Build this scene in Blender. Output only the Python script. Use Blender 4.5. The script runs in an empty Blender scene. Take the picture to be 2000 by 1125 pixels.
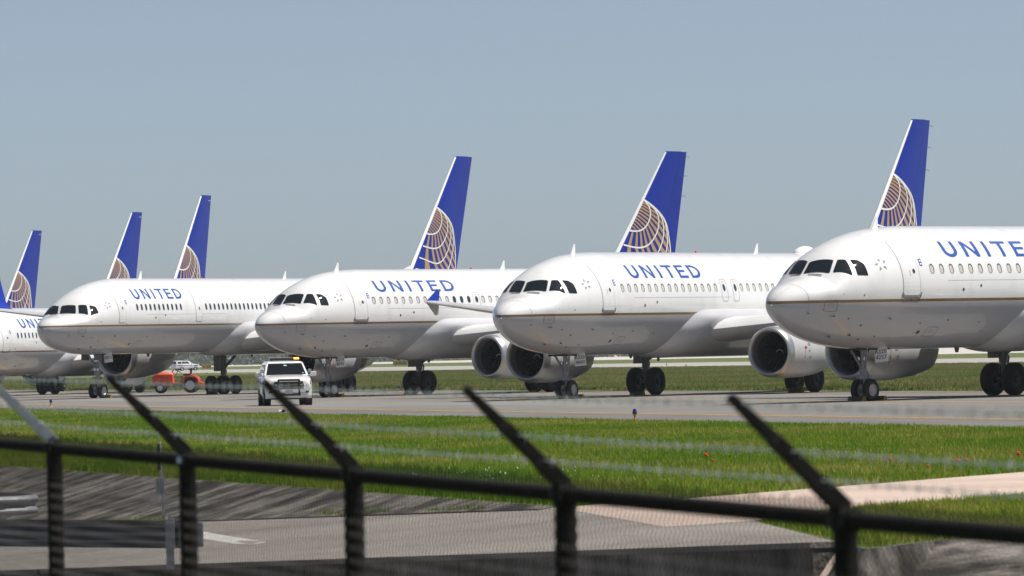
import bpy, bmesh, math, random
import numpy as np
from mathutils import Vector, Matrix
R=math.radians; PI=math.pi
random.seed(7); rng=np.random.default_rng(11)
S=bpy.context.scene; COL=S.collection

# ---------------------------------------------------------------- camera
CAM_H=1.834; PITCH=.0103976; ROLL=.0219023
cd=bpy.data.cameras.new('camera'); cam=bpy.data.objects.new('camera',cd); COL.objects.link(cam)
cd.sensor_width=36; cd.lens=12466.27/2000*36; cd.clip_start=1; cd.clip_end=30000
cp,sp=math.cos(PITCH),math.sin(PITCH); cr,sr=math.cos(ROLL),math.sin(ROLL)
fwd=Vector((0,cp,sp)); u0=Vector((0,-sp,cp)); r0=Vector((1,0,0))
rt=cr*r0-sr*u0; up=sr*r0+cr*u0
M=Matrix.Identity(4)
for i in range(3): M[i][0]=rt[i]; M[i][1]=up[i]; M[i][2]=-fwd[i]
M[2][3]=CAM_H
cam.matrix_world=M
cd.dof.use_dof=True; cd.dof.focus_distance=235; cd.dof.aperture_fstop=10
S.camera=cam
S.render.resolution_x=1024; S.render.resolution_y=576

# ---------------------------------------------------------------- sky, sun, exposure
SUN_EL=R(64); SUN_AZ=R(90)          # azimuth clockwise from +Y (the view direction): light comes from the right
w=bpy.data.worlds.new('World'); S.world=w; w.use_nodes=True
nt=w.node_tree; bg=nt.nodes['Background']
sky=nt.nodes.new('ShaderNodeTexSky'); sky.sky_type='NISHITA'; sky.sun_disc=False
sky.sun_elevation=SUN_EL; sky.sun_rotation=SUN_AZ
sky.air_density=.46; sky.dust_density=.60; sky.ozone_density=.8; sky.altitude=0
hs=nt.nodes.new('ShaderNodeHueSaturation'); hs.inputs['Saturation'].default_value=.74; nt.links.new(sky.outputs[0],hs.inputs['Color'])
tint=nt.nodes.new('ShaderNodeMix'); tint.data_type='RGBA'; tint.blend_type='MULTIPLY'; tint.inputs[0].default_value=1; tint.inputs[7].default_value=(.95,.98,.995,1); nt.links.new(hs.outputs[0],tint.inputs[6])
nt.links.new(tint.outputs[2],bg.inputs[0]); bg.inputs[1].default_value=.082
sl=bpy.data.lights.new('sun','SUN'); sl.energy=4.9; sl.angle=R(.53); sl.color=(1,.95,.87)
so=bpy.data.objects.new('sun',sl); COL.objects.link(so)
sd=Vector((math.sin(SUN_AZ)*math.cos(SUN_EL),math.cos(SUN_AZ)*math.cos(SUN_EL),math.sin(SUN_EL)))
so.rotation_euler=sd.to_track_quat('Z','Y').to_euler(); so.location=(60,150,120)
S.view_settings.view_transform='Standard'; S.view_settings.look='None'
S.view_settings.gamma=1; S.view_settings.exposure=.25; S.view_settings.use_curve_mapping=False
S.render.engine='CYCLES'

# ---------------------------------------------------------------- helpers
def tag(o,label=None,cat=None,group=None,kind=None):
    if label: o['label']=label
    if cat: o['category']=cat
    if group: o['group']=group
    if kind: o['kind']=kind
    return o
def empty(name,loc=(0,0,0),rz=0,parent=None):
    o=bpy.data.objects.new(name,None); COL.objects.link(o); o.location=loc; o.rotation_euler=(0,0,rz)
    o.empty_display_size=.3
    if parent: o.parent=parent
    return o
def link(name,me,parent=None,loc=None):
    o=bpy.data.objects.new(name,me); COL.objects.link(o)
    if parent: o.parent=parent
    if loc: o.location=loc
    return o
MAT={}
def mat(name,col=(.5,.5,.5),rough=.5,metal=0,coat=0,spec=.5,emit=None,coat_rough=.05,noise=0,nscale=4,bump=0,bscale=60):
    if name in MAT: return MAT[name]
    m=bpy.data.materials.new(name); m.use_nodes=True; b=m.node_tree.nodes['Principled BSDF']; L=m.node_tree.links; N=m.node_tree.nodes
    b.inputs['Base Color'].default_value=(*col,1); b.inputs['Roughness'].default_value=rough; b.inputs['Metallic'].default_value=metal
    b.inputs['Coat Weight'].default_value=coat; b.inputs['Coat Roughness'].default_value=coat_rough
    b.inputs['Specular IOR Level'].default_value=spec
    if emit: b.inputs['Emission Color'].default_value=(*emit[:3],1); b.inputs['Emission Strength'].default_value=emit[3]
    if noise or bump:
        tc=N.new('ShaderNodeTexCoord')
    if noise:
        n=N.new('ShaderNodeTexNoise'); n.inputs['Scale'].default_value=nscale; n.inputs['Detail'].default_value=6
        L.new(tc.outputs['Object'],n.inputs['Vector'])
        r=N.new('ShaderNodeMapRange'); r.inputs[1].default_value=.3; r.inputs[2].default_value=.7; r.inputs[3].default_value=1-noise; r.inputs[4].default_value=1+noise
        L.new(n.outputs['Fac'],r.inputs[0])
        mx=N.new('ShaderNodeVectorMath'); mx.operation='SCALE'; mx.inputs[0].default_value=col
        L.new(r.outputs[0],mx.inputs['Scale']); L.new(mx.outputs[0],b.inputs['Base Color'])
    if bump:
        n2=N.new('ShaderNodeTexNoise'); n2.inputs['Scale'].default_value=bscale; n2.inputs['Detail'].default_value=4
        L.new(tc.outputs['Object'],n2.inputs['Vector'])
        bp=N.new('ShaderNodeBump'); bp.inputs['Strength'].default_value=bump; bp.inputs['Distance'].default_value=.02
        L.new(n2.outputs['Fac'],bp.inputs['Height']); L.new(bp.outputs[0],b.inputs['Normal'])
    MAT[name]=m; return m

class MB:
    def __init__(s): s.v=[]; s.f=[]; s.m=[]; s.cur=0
    def add(s,vs,fs):
        o=len(s.v); s.v+= [tuple(p) for p in vs]; s.f+=[tuple(i+o for i in f) for f in fs]; s.m+=[s.cur]*len(fs); return s
    def box(s,c,d,rz=0,ry=0):
        x,y,z=d[0]/2,d[1]/2,d[2]/2
        P=[Vector((i*x,j*y,k*z)) for i in(-1,1) for j in(-1,1) for k in(-1,1)]
        Q=Matrix.Rotation(rz,3,'Z')@Matrix.Rotation(ry,3,'Y')
        return s.add([Vector(c)+Q@p for p in P],[(0,1,3,2),(4,6,7,5),(0,4,5,1),(2,3,7,6),(0,2,6,4),(1,5,7,3)])
    def hexa(s,P): # 8 points: bottom 4 ccw, top 4 ccw
        return s.add(P,[(3,2,1,0),(4,5,6,7),(0,1,5,4),(1,2,6,5),(2,3,7,6),(3,0,4,7)])
    def ring_frame(s,d):
        d=Vector(d).normalized(); a=Vector((0,0,1)) if abs(d.z)<.9 else Vector((1,0,0))
        u=d.cross(a).normalized(); return d,u,d.cross(u)
    def cyl(s,p0,p1,r0,r1=None,n=12,cap=True):
        r1=r0 if r1 is None else r1; p0,p1=Vector(p0),Vector(p1); d,u,v=s.ring_frame(p1-p0)
        P=[];
        for p,r in((p0,r0),(p1,r1)):
            for i in range(n):
                t=2*PI*i/n; P.append(p+r*(math.cos(t)*u+math.sin(t)*v))
        Fs=[(i,(i+1)%n,n+(i+1)%n,n+i) for i in range(n)]
        if cap: Fs+=[tuple(range(n-1,-1,-1)),tuple(range(n,2*n))]
        return s.add(P,Fs)
    def lathe(s,o,ax,prof,n=32,closed=False):
        o=Vector(o); d,u,v=s.ring_frame(ax); P=[]
        for x,r in prof:
            for i in range(n):
                t=2*PI*i/n; P.append(o+d*x+r*(math.cos(t)*u+math.sin(t)*v))
        m=len(prof); Fs=[]
        for k in range(m if closed else m-1):
            q=(k+1)%m
            for i in range(n): Fs.append((k*n+i,q*n+i,q*n+(i+1)%n,k*n+(i+1)%n))
        return s.add(P,Fs)
    def tube(s,pts,r,n=6,closed=False):
        pts=[Vector(p) for p in pts]; P=[]; m=len(pts)
        for k,p in enumerate(pts):
            a=pts[k-1] if (k>0 or closed) else p; b=pts[(k+1)%m] if (k<m-1 or closed) else p
            d,u,v=s.ring_frame(b-a)
            for i in range(n):
                t=2*PI*i/n; P.append(p+r*(math.cos(t)*u+math.sin(t)*v))
        Fs=[]
        for k in range(m if closed else m-1):
            q=(k+1)%m
            for i in range(n): Fs.append((k*n+i,k*n+(i+1)%n,q*n+(i+1)%n,q*n+i))
        if not closed: Fs+=[tuple(range(n-1,-1,-1)),tuple((m-1)*n+i for i in range(n))]
        return s.add(P,Fs)
    def loft(s,secs,close=True,cap=True):
        n=len(secs[0]); P=[p for q in secs for p in q]; Fs=[]
        for k in range(len(secs)-1):
            for i in range(n if close else n-1):
                j=(i+1)%n; Fs.append((k*n+i,k*n+j,(k+1)*n+j,(k+1)*n+i))
        if cap: Fs+=[tuple(range(n-1,-1,-1)),tuple((len(secs)-1)*n+i for i in range(n))]
        return s.add(P,Fs)
    def mesh(s,name,mats,smooth=False,fix=True):
        me=bpy.data.meshes.new(name); me.from_pydata(s.v,[],s.f)
        for m in mats: me.materials.append(m)
        me.polygons.foreach_set('material_index',s.m)
        if fix:
            bm=bmesh.new(); bm.from_mesh(me); bmesh.ops.recalc_face_normals(bm,faces=bm.faces); bm.to_mesh(me); bm.free()
        if smooth:
            me.polygons.foreach_set('use_smooth',[True]*len(me.polygons))
            me.set_sharp_from_angle(angle=R(smooth if smooth is not True else 40))
        me.update(); return me
    def build(s,name,mats,parent=None,smooth=False,bevel=0,loc=None,fix=True):
        mats=mats if isinstance(mats,(list,tuple)) else [mats]
        o=link(name,s.mesh(name,mats,smooth,fix),parent,loc)
        if bevel:
            b=o.modifiers.new('bevel','BEVEL'); b.width=bevel; b.segments=2; b.limit_method='ANGLE'
        return o
CACHE={}
def part(name,key,fn,mats,parent,smooth=False,bevel=0,loc=None,fix=True):
    mats=mats if isinstance(mats,(list,tuple)) else [mats]
    if key not in CACHE:
        b=MB(); fn(b); CACHE[key]=b.mesh(name,mats,smooth,fix)
    o=link(name,CACHE[key],parent,loc)
    if bevel:
        q=o.modifiers.new('bevel','BEVEL'); q.width=bevel; q.segments=2; q.limit_method='ANGLE'
    return o
def text_mesh(key,body,size,m,extrude=.002):
    if key in CACHE: return CACHE[key]
    cu=bpy.data.curves.new('txt','FONT'); cu.body=body; cu.size=size; cu.extrude=extrude; cu.align_x='CENTER'; cu.align_y='CENTER'
    to=bpy.data.objects.new('txt',cu); COL.objects.link(to)
    dg=bpy.context.evaluated_depsgraph_get(); dg.update()
    me=bpy.data.meshes.new_from_object(to.evaluated_get(dg)); me.materials.clear(); me.materials.append(m)
    bpy.data.objects.remove(to); CACHE[key]=me; return me
# ---------------------------------------------------------------- fuselage surfaces (a = metres aft of the nose, ph = angle from the crown, port positive)
def mono(xs,ys):
    n=len(xs); d=[(ys[i+1]-ys[i])/(xs[i+1]-xs[i]) for i in range(n-1)]
    m=[d[0]]+[0 if d[i-1]*d[i]<=0 else 2*d[i-1]*d[i]/(d[i-1]+d[i]) for i in range(1,n-1)]+[d[-1]]
    def f(x):
        if x<=xs[0]: return ys[0]
        if x>=xs[-1]: return ys[-1]
        lo,hi=0,n-1
        while hi-lo>1:
            k=(lo+hi)//2
            if xs[k]<=x: lo=k
            else: hi=k
        h=xs[hi]-xs[lo]; t=(x-xs[lo])/h
        return ((1+2*t)*(1-t)**2*ys[lo]+t*(1-t)**2*h*m[lo]+t*t*(3-2*t)*ys[hi]+t*t*(t-1)*h*m[hi])
    return f
class Fuse:
    def __init__(s,C,L,top,bot,hw,zc,tail,a0=0):
        # tail: list of (a, top, bot, hw) relative to centre, after the constant section
        s.L=L; s.C=C; s.a0=a0; tail=[(a-a0,t,b,w) for a,t,b,w in tail]     # nose stations are measured from the tip at a0
        T=top+[(a,t) for a,t,b,w in tail]; B=bot+[(a,b) for a,t,b,w in tail]; W=hw+[(a,w) for a,t,b,w in tail]
        Zc=zc+[(a,(t+b)/2) for a,t,b,w in tail]
        q=lambda P:mono([math.sqrt(p[0]) for p in P],[p[1] for p in P])
        s.t,s.b,s.w,s.c=q(T),q(B),q(W),q(Zc)
    def prof(s,a):
        u=math.sqrt(max(a-s.a0,0)); return s.C+s.t(u),s.C+s.b(u),s.w(u),s.C+s.c(u)
    def pt(s,a,ph):
        zt,zb,w,zc=s.prof(a); c=math.cos(ph)
        return (a,-w*math.sin(ph),zc+(zt-zc)*c if c>0 else zc+(zc-zb)*c)
    def phi(s,a,z):
        zt,zb,w,zc=s.prof(a)
        c=(z-zc)/(zt-zc) if z>zc else (z-zc)/(zc-zb)
        return math.acos(max(-1,min(1,c)))
    def nrm(s,a,ph):
        e=.004; a=max(a,s.a0+.02)
        p,q=s.pt(a+e,ph),s.pt(a-e,ph); r,t=s.pt(a,ph+e),s.pt(a,ph-e)
        u=[p[i]-q[i] for i in range(3)]; v=[r[i]-t[i] for i in range(3)]
        n=[u[1]*v[2]-u[2]*v[1],u[2]*v[0]-u[0]*v[2],u[0]*v[1]-u[1]*v[0]]
        l=math.sqrt(sum(x*x for x in n)) or 1
        o=s.pt(a,ph); zt,zb,w,zc=s.prof(a)
        k=1 if (n[1]*o[1]+n[2]*(o[2]-zc))>=0 else -1
        return tuple(k*x/l for x in n)
    def f(s,p):
        a,y,z=p
        if a<=s.a0 or a>=s.L: return 1
        zt,zb,w,zc=s.prof(a)
        r=(z-zc)/(zt-zc) if z>zc else (z-zc)/(zc-zb)
        return (y/max(w,1e-4))**2+r*r-1
def airbus(L,C=3.8):
    d=37.57-L
    return Fuse(C,L,
     [(0,-.55),(.1,-.31),(.3,-.11),(.6,.06),(1.0,.21),(1.4,.32),(1.7,.42),(1.92,.62),(2.2,.92),(2.55,1.18),(3.15,1.48),(3.95,1.75),(4.95,1.95),(5.95,2.04),(6.75,2.07)],
     [(0,-.55),(.1,-.77),(.3,-.97),(.7,-1.23),(1.2,-1.47),(2,-1.74),(3,-1.93),(4,-2.03),(5.25,-2.07),(6.75,-2.07)],
     [(0,0),(.1,.29),(.3,.50),(.6,.74),(1.0,1.02),(1.4,1.24),(1.75,1.42),(2.25,1.60),(2.75,1.73),(3.75,1.88),(4.75,1.95),(5.95,1.975),(6.75,1.975)],
     [(0,-.55),(.5,-.48),(1,-.38),(1.75,-.26),(2.75,-.12),(3.75,-.04),(4.75,0),(6.75,0)],
     [(24-d,2.07,-2.07,1.975),(27-d,2.06,-1.75,1.9),(30-d,2.02,-1.05,1.62),(33-d,1.9,-.2,1.15),(35.5-d,1.65,.55,.66),(L-.3,1.35,.95,.25),(L,1.2,1.1,.08)],.25)
def b757(C=4.29,L=46.9):
    return Fuse(C,L,
     [(0,-.74),(.1,-.46),(.3,-.26),(.6,-.10),(1.0,.02),(1.5,.12),(1.85,.20),(2.0,.38),(2.18,.60),(2.6,.95),(3.3,1.33),(4.3,1.68),(5.3,1.88),(6.3,1.98),(7.3,2.0)],
     [(0,-.74),(.1,-1.02),(.3,-1.25),(.7,-1.49),(1.2,-1.67),(2.0,-1.84),(3.0,-1.95),(4.3,-2.0),(7.3,-2.0)],
     [(0,0),(.1,.32),(.3,.56),(.7,.90),(1.1,1.14),(1.8,1.46),(2.5,1.65),(3.3,1.78),(4.3,1.86),(5.3,1.88),(7.3,1.88)],
     [(0,-.74),(.5,-.60),(1,-.48),(1.8,-.33),(2.8,-.16),(3.8,-.06),(4.8,0),(7.3,0)],
     [(32,2.0,-2.0,1.88),(36,1.98,-1.6,1.75),(40,1.9,-.7,1.35),(44,1.7,.3,.75),(46.2,1.45,.8,.35),(L,1.2,1.1,.08)],.2)
def b737(C=3.25,L=38.0):
    return Fuse(C,L,
     [(0,-.75),(.1,-.47),(.3,-.30),(.7,-.12),(1.2,.0),(1.7,.1),(2.0,.2),(2.2,.45),(2.5,.75),(3.0,1.1),(3.7,1.45),(4.7,1.75),(5.7,1.92),(6.5,1.98),(7.5,2.0)],
     [(0,-.75),(.1,-1.0),(.3,-1.2),(.7,-1.4),(1.3,-1.6),(2.2,-1.8),(3.2,-1.93),(4.5,-2.0),(7.5,-2.0)],
     [(0,0),(.1,.38),(.3,.64),(.7,.98),(1.3,1.28),(2,1.5),(2.7,1.65),(3.5,1.78),(4.5,1.86),(5.5,1.88),(7.5,1.88)],
     [(0,-.75),(.5,-.62),(1,-.5),(2,-.3),(3,-.15),(4,-.05),(5,0),(7.5,0)],
     [(25,2.0,-2.0,1.88),(28,1.98,-1.65,1.8),(32,1.9,-.7,1.4),(35.5,1.7,.4,.8),(37.5,1.4,.9,.3),(L,1.25,1.15,.08)])
# ---------------------------------------------------------------- ground frame: t runs along the taxiway (away to the left), n across it (away from the camera)
TA=R(13.8); O=Vector((0,199.7)); tv=Vector((-math.sin(TA),math.cos(TA))); nv=Vector((math.cos(TA),math.sin(TA)))
def G(t,n,z=0):
    p=O+t*tv+n*nv; return (p.x,p.y,z)
def ramp(N,L,fac,stops):
    r=N.new('ShaderNodeValToRGB'); e=r.color_ramp.elements
    while len(e)<len(stops): e.new(.5)
    for k,(p,c) in enumerate(stops): e[k].position=p; e[k].color=(*c,1)
    L.new(fac,r.inputs[0]); return r.outputs[0]
def surf_mat(name,scales,stops,rough=.9,streak=None,rot=0,mul=None,bump=.3,bscale=25,joint=None,blotch=None):
    """layered noise on world position; scales = (big, small); streak = per-axis scale in the rotated frame"""
    m=bpy.data.materials.new(name); m.use_nodes=True; N=m.node_tree.nodes; L=m.node_tree.links; b=N['Principled BSDF']
    g=N.new('ShaderNodeNewGeometry'); mp=N.new('ShaderNodeMapping'); mp.inputs['Rotation'].default_value=(0,0,-rot)
    if rot: 
        mp0=N.new('ShaderNodeMapping'); mp0.inputs['Rotation'].default_value=(0,0,-rot); L.new(g.outputs['Position'],mp0.inputs['Vector']); src=mp0.outputs[0]
    else: src=g.outputs['Position']
    mp.inputs['Rotation'].default_value=(0,0,0)
    L.new(src,mp.inputs['Vector'])
    if streak: mp.inputs['Scale'].default_value=streak
    n1=N.new('ShaderNodeTexNoise'); n1.inputs['Scale'].default_value=scales[0]; n1.inputs['Detail'].default_value=5; n1.inputs['Roughness'].default_value=.6
    n2=N.new('ShaderNodeTexNoise'); n2.inputs['Scale'].default_value=scales[1]; n2.inputs['Detail'].default_value=8; n2.inputs['Roughness'].default_value=.7
    L.new(mp.outputs[0],n1.inputs['Vector']); L.new(mp.outputs[0],n2.inputs['Vector'])
    mx=N.new('ShaderNodeMath'); mx.operation='MULTIPLY_ADD'; mx.inputs[1].default_value=.6
    h=N.new('ShaderNodeMath'); h.operation='MULTIPLY'; h.inputs[1].default_value=.4
    L.new(n2.outputs['Fac'],h.inputs[0]); L.new(n1.outputs['Fac'],mx.inputs[0]); L.new(h.outputs[0],mx.inputs[2])
    fac=mx.outputs[0]
    if blotch:     # unstretched stains over the streaks
        n5=N.new('ShaderNodeTexNoise'); n5.inputs['Scale'].default_value=blotch[0]; n5.inputs['Detail'].default_value=9; n5.inputs['Roughness'].default_value=.72; L.new(src,n5.inputs['Vector'])
        ad=N.new('ShaderNodeMath'); ad.operation='MULTIPLY_ADD'; ad.inputs[1].default_value=blotch[1]; ad.inputs[2].default_value=-.5*blotch[1]; L.new(n5.outputs['Fac'],ad.inputs[0])
        a2=N.new('ShaderNodeMath'); a2.operation='ADD'; L.new(fac,a2.inputs[0]); L.new(ad.outputs[0],a2.inputs[1]); fac=a2.outputs[0]
    col=ramp(N,L,fac,stops)
    if joint: # (spacing t, spacing n, width): dark joints in the rotated frame
        sx=N.new('ShaderNodeSeparateXYZ'); L.new(src,sx.inputs[0]); prev=None
        for ax,spc in ((0,joint[0]),(1,joint[1])):
            if not spc: continue
            a=N.new('ShaderNodeMath'); a.operation='PINGPONG'; a.inputs[1].default_value=spc/2; L.new(sx.outputs[ax],a.inputs[0])
            c=N.new('ShaderNodeMath'); c.operation='LESS_THAN'; c.inputs[1].default_value=joint[2]; L.new(a.outputs[0],c.inputs[0])
            if prev:
                mm=N.new('ShaderNodeMath'); mm.operation='MAXIMUM'; L.new(prev,mm.inputs[0]); L.new(c.outputs[0],mm.inputs[1]); prev=mm.outputs[0]
            else: prev=c.outputs[0]
        k=N.new('ShaderNodeMix'); k.data_type='RGBA'; k.inputs[7].default_value=(*joint[3],1)
        L.new(prev,k.inputs[0]); L.new(col,k.inputs[6]); col=k.outputs[2]
    L.new(col,b.inputs['Base Color']); b.inputs['Roughness'].default_value=rough; b.inputs['Specular IOR Level'].default_value=.25
    if bump:
        n3=N.new('ShaderNodeTexNoise'); n3.inputs['Scale'].default_value=bscale; n3.inputs['Detail'].default_value=5; L.new(g.outputs['Position'],n3.inputs['Vector'])
        bp=N.new('ShaderNodeBump'); bp.inputs['Strength'].default_value=bump; bp.inputs['Distance'].default_value=.05
        L.new(n3.outputs['Fac'],bp.inputs['Height']); L.new(bp.outputs[0],b.inputs['Normal'])
    MAT[name]=m; return m
GRASS_STOPS=[(.34,(.045,.085,.012)),(.47,(.075,.125,.018)),(.56,(.12,.145,.03)),(.68,(.17,.15,.055))]
surf_mat('grass_soil',(.11,1.7),GRASS_STOPS,.95,bump=.8,bscale=6)
surf_mat('far_grass',(.05,.45),[(.3,(.055,.085,.018)),(.48,(.085,.115,.026)),(.6,(.12,.125,.04)),(.72,(.15,.125,.055))],.95,bump=.6,bscale=3)
surf_mat('taxi_asphalt',(.10,1.1),[(.3,(.122,.118,.112)),(.5,(.176,.169,.159)),(.7,(.238,.228,.212))],.85,streak=(1,.22,1),rot=TA,bump=.25,bscale=30,joint=(7.6,0,.04,(.11,.105,.10)))
surf_mat('shoulder_asphalt',(.25,3.1),[(.3,(.10,.098,.095)),(.5,(.145,.14,.135)),(.7,(.19,.182,.172))],.9,streak=(1,.4,1),rot=TA,bump=.3,bscale=30)
surf_mat('far_concrete',(.02,.3),[(.3,(.26,.25,.235)),(.5,(.33,.315,.295)),(.7,(.41,.39,.36))],.85,bump=0)
surf_mat('pale_concrete',(.012,.2),[(.3,(.42,.40,.37)),(.5,(.50,.47,.43)),(.7,(.56,.53,.49))],.85,bump=0)
surf_mat('yellow_paint',(.5,5),[(.32,(.30,.20,.06)),(.45,(.50,.26,.03)),(.7,(.62,.36,.04))],.7,bump=0)
surf_mat('slope_concrete',(.8,3.4),[(.38,(.035,.031,.028)),(.475,(.085,.077,.069)),(.55,(.15,.136,.123)),(.64,(.25,.228,.207)),(.74,(.36,.33,.30))],.9,streak=(.22,1.7,.6),rot=TA,bump=.6,bscale=9,blotch=(1.1,1.0))
surf_mat('road_concrete',(.25,2.6),[(.3,(.20,.18,.165)),(.5,(.30,.275,.25)),(.7,(.38,.35,.32))],.9,streak=(.35,1,1),rot=R(-22),bump=.35,bscale=22,blotch=(.8,.4),joint=(0,7.4,.02,(.10,.09,.08)))
surf_mat('path_concrete',(.3,3.2),[(.3,(.36,.275,.235)),(.5,(.48,.38,.325)),(.7,(.56,.455,.39))],.9,bump=.3,bscale=25)
surf_mat('wall_concrete',(.7,3.1),[(.34,(.09,.083,.075)),(.48,(.18,.167,.152)),(.6,(.27,.25,.23)),(.7,(.40,.375,.345))],.95,streak=(1,1,.45),bump=.6,bscale=14,blotch=(2.3,.5))
surf_mat('verge_soil',(.3,2.2),[(.3,(.05,.06,.02)),(.6,(.1,.11,.04))],.95)
def sheet(name,pts,m,kind='structure',parent=None,tris=None):
    me=bpy.data.meshes.new(name); me.from_pydata([tuple(p) for p in pts],[],tris or [tuple(range(len(pts)))]); me.materials.append(MAT[m] if isinstance(m,str) else m)
    bm=bmesh.new(); bm.from_mesh(me); bmesh.ops.recalc_face_normals(bm,faces=bm.faces)
    if sum(f.normal.z for f in bm.faces)<0: bmesh.ops.reverse_faces(bm,faces=bm.faces)
    bm.to_mesh(me); bm.free()
    o=link(name,me,parent); 
    if kind and not parent: o['kind']=kind
    return o
def strip(name,n0,n1,z,m,t0=-190,t1=2600): return sheet(name,[G(t0,n0,z),G(t0,n1,z),G(t1,n1,z),G(t1,n0,z)],m)
NS=-28.9                                           # lip of the concrete bank
pR=(.36,75.4,0.); pL=(-7.74,100,-.70); pl_=(-6.07,75.6,-.60); pr_=(3.03,60.0,0.); pQ=(2.53,68.,0.)
def ext(a,b,k): return tuple(a[i]+(a[i]-b[i])*k for i in range(3))
pL2=ext(pL,pR,1.6); pl2=ext(pl_,pr_,1.6)
tR=(Vector(pR[:2])-O).dot(tv)
# ground: everything beyond the bank lip, plus the level ground to the right of the drain
sheet('ground',[G(tR,NS),G(-75,NS),G(60,NS),G(6000,NS),G(6000,5200),G(-3000,5200),G(-3000,NS),(40,60,0),(4.8,59.9,0),(3.98,60.2,0),(3.17,58.,0),pr_,pQ,pR],'grass_soil',
      tris=[(0,1,2,3,4,5,6,7),(7,8,12),(7,12,13),(7,13,0),(8,9,12),(9,10,12),(10,11,12)])
strip('shoulder',-4.3,0.02,.010,'shoulder_asphalt')
strip('taxiway',0.02,25.2,.012,'taxi_asphalt')
strip('far_shoulder',25.2,29,.010,'shoulder_asphalt')
strip('infield_grass',29,139,.012,'far_grass')
strip('parallel_taxiway',139,207,.03,'far_concrete',-600,4000)
strip('infield_strip',207,330,.03,'far_grass',-900,4000)
strip('apron',330,1200,.05,'pale_concrete',-2000,5000)
for nm,n0 in (('edge_line',.30),('edge_line',.62),('centre_line',14.65),('edge_line',24.2),('edge_line',24.55)):
    strip(nm,n0,n0+(.17 if nm=='edge_line' else .3),.016,'yellow_paint',-190,900)
# concrete bank, road slab, path, kerb, drain
bank=sheet('concrete_bank',[G(t,NS,.0) for t in (200,60,-20,-75)]+[pR,pL,pL2,ext(pL2,pR,1.2),G(tR,NS,0)],'slope_concrete',tris=[(4,8,5),(8,3,5),(3,2,5),(2,1,6),(2,6,5),(1,0,7),(1,7,6)])
def slab_z(x,y):
    for tri in ((pl_,pr_,pJ),(pl_,pJ,pK),(pl_,pK,pR),(pl_,pR,pL)):
        (x1,y1,z1),(x2,y2,z2),(x3,y3,z3)=tri; D=(y2-y3)*(x1-x3)+(x3-x2)*(y1-y3)
        a=((y2-y3)*(x-x3)+(x3-x2)*(y-y3))/D; b=((y3-y1)*(x-x3)+(x1-x3)*(y-y3))/D
        if a>=-1e-6 and b>=-1e-6 and a+b<=1+1e-6: return a*z1+b*z2+(1-a-b)*z3
    return 0
pJ=(1.54,66.4,0.); pK=(.75,73.3,0.)
road=sheet('service_road',[pL2,pL,pR,pQ,pr_,pl_,pl2,pJ,pK],'road_concrete',tris=[(5,4,7),(4,3,7),(5,7,8),(5,8,2),(5,2,1),(0,1,5),(0,5,6)])
sheet('path',[(.36,75.4,.006),(2.29,79.4,.006),(7.28,90.8,.006),(27,135.8,.006),(26,120,.006),(6.14,76.7,.006),(4.04,72.8,.006),(2.56,68.,.006),(1.54,66.4,.006),(.75,73.3,.006)],'path_concrete',
      tris=[(0,1,7),(0,7,9),(9,7,8),(1,6,7),(1,2,5),(1,5,6),(2,3,4),(2,4,5)])
kb=MB(); dk=(Vector(pR)-Vector(pL2)); nk=Vector((dk.y,-dk.x,0)).normalized()*.13
A,B=Vector(pL2),Vector(pR)
kb.hexa([A,B,B+nk,A+nk]+[q+Vector((0,0,.006)) for q in (A,B,B+nk,A+nk)])
kb.build('kerb',MAT['path_concrete']); bpy.data.objects['kerb']['kind']='structure'
# painted road marking (worn white wedge)
def road_z(x,y):   # plane of the left part of the slab
    a,b,c=Vector(pl_),Vector(pR),Vector(pL); n=(b-a).cross(c-a); return a.z-(n.x*(x-a.x)+n.y*(y-a.y))/n.z
surf_mat('white_marking',(.9,6),[(.3,(.45,.44,.42)),(.5,(.66,.65,.62)),(.7,(.76,.75,.72))],.8,bump=0)
# wedge vertices in metres on the slab
wm=[(-4.115,83.67),(-3.814,81.25),(-2.958,75.15),(-3.072,74.98),(-3.36,75.79),(-3.925,79.76)]
sheet('road_marking',[(x,y,slab_z(x,y)+.005) for x,y in wm],'white_marking')
# headwall over the drain, with joints and a paler coping
hw=empty('headwall',((pl_[0]+pr_[0])/2,(pl_[1]+pr_[1])/2,-2.6)); tag(hw,'stained dark concrete retaining wall along the near edge of the service road','wall')
a,b=Vector(pl2),Vector(pr_); dd=(b-a); Lw=dd.length; dd2=Vector((dd.x,dd.y,0)).normalized(); nn=Vector((dd2.y,-dd2.x,0))
if nn.y>0: nn=-nn
npan=14
for k in range(npan):
    p0=a+dd*(k/npan)+dd2*.012; p1=a+dd*((k+1)/npan)-dd2*.012
    m=MB(); base=-2.6
    m.hexa([Vector((p0.x,p0.y,base)),Vector((p1.x,p1.y,base)),Vector((p1.x,p1.y,base))+nn*.3,Vector((p0.x,p0.y,base))+nn*.3,p0+Vector((0,0,-.045)),p1+Vector((0,0,-.045)),p1+nn*.3+Vector((0,0,-.045)),p0+nn*.3+Vector((0,0,-.045))])
    o=m.build('wall_panel',MAT['wall_concrete']); o.parent=hw; o.matrix_parent_inverse=Matrix.Translation(-hw.location)
m=MB(); z1=Vector((0,0,-.043)); z2=Vector((0,0,.012))
m.hexa([a+z1+nn*-.02,b+z1+nn*-.02,b+z1+nn*.33,a+z1+nn*.33,a+z2+nn*-.02,b+z2+nn*-.02,b+z2+nn*.33,a+z2+nn*.33])
o=m.build('coping',MAT['road_concrete']); o.parent=hw; o.matrix_parent_inverse=Matrix.Translation(-hw.location)
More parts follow.
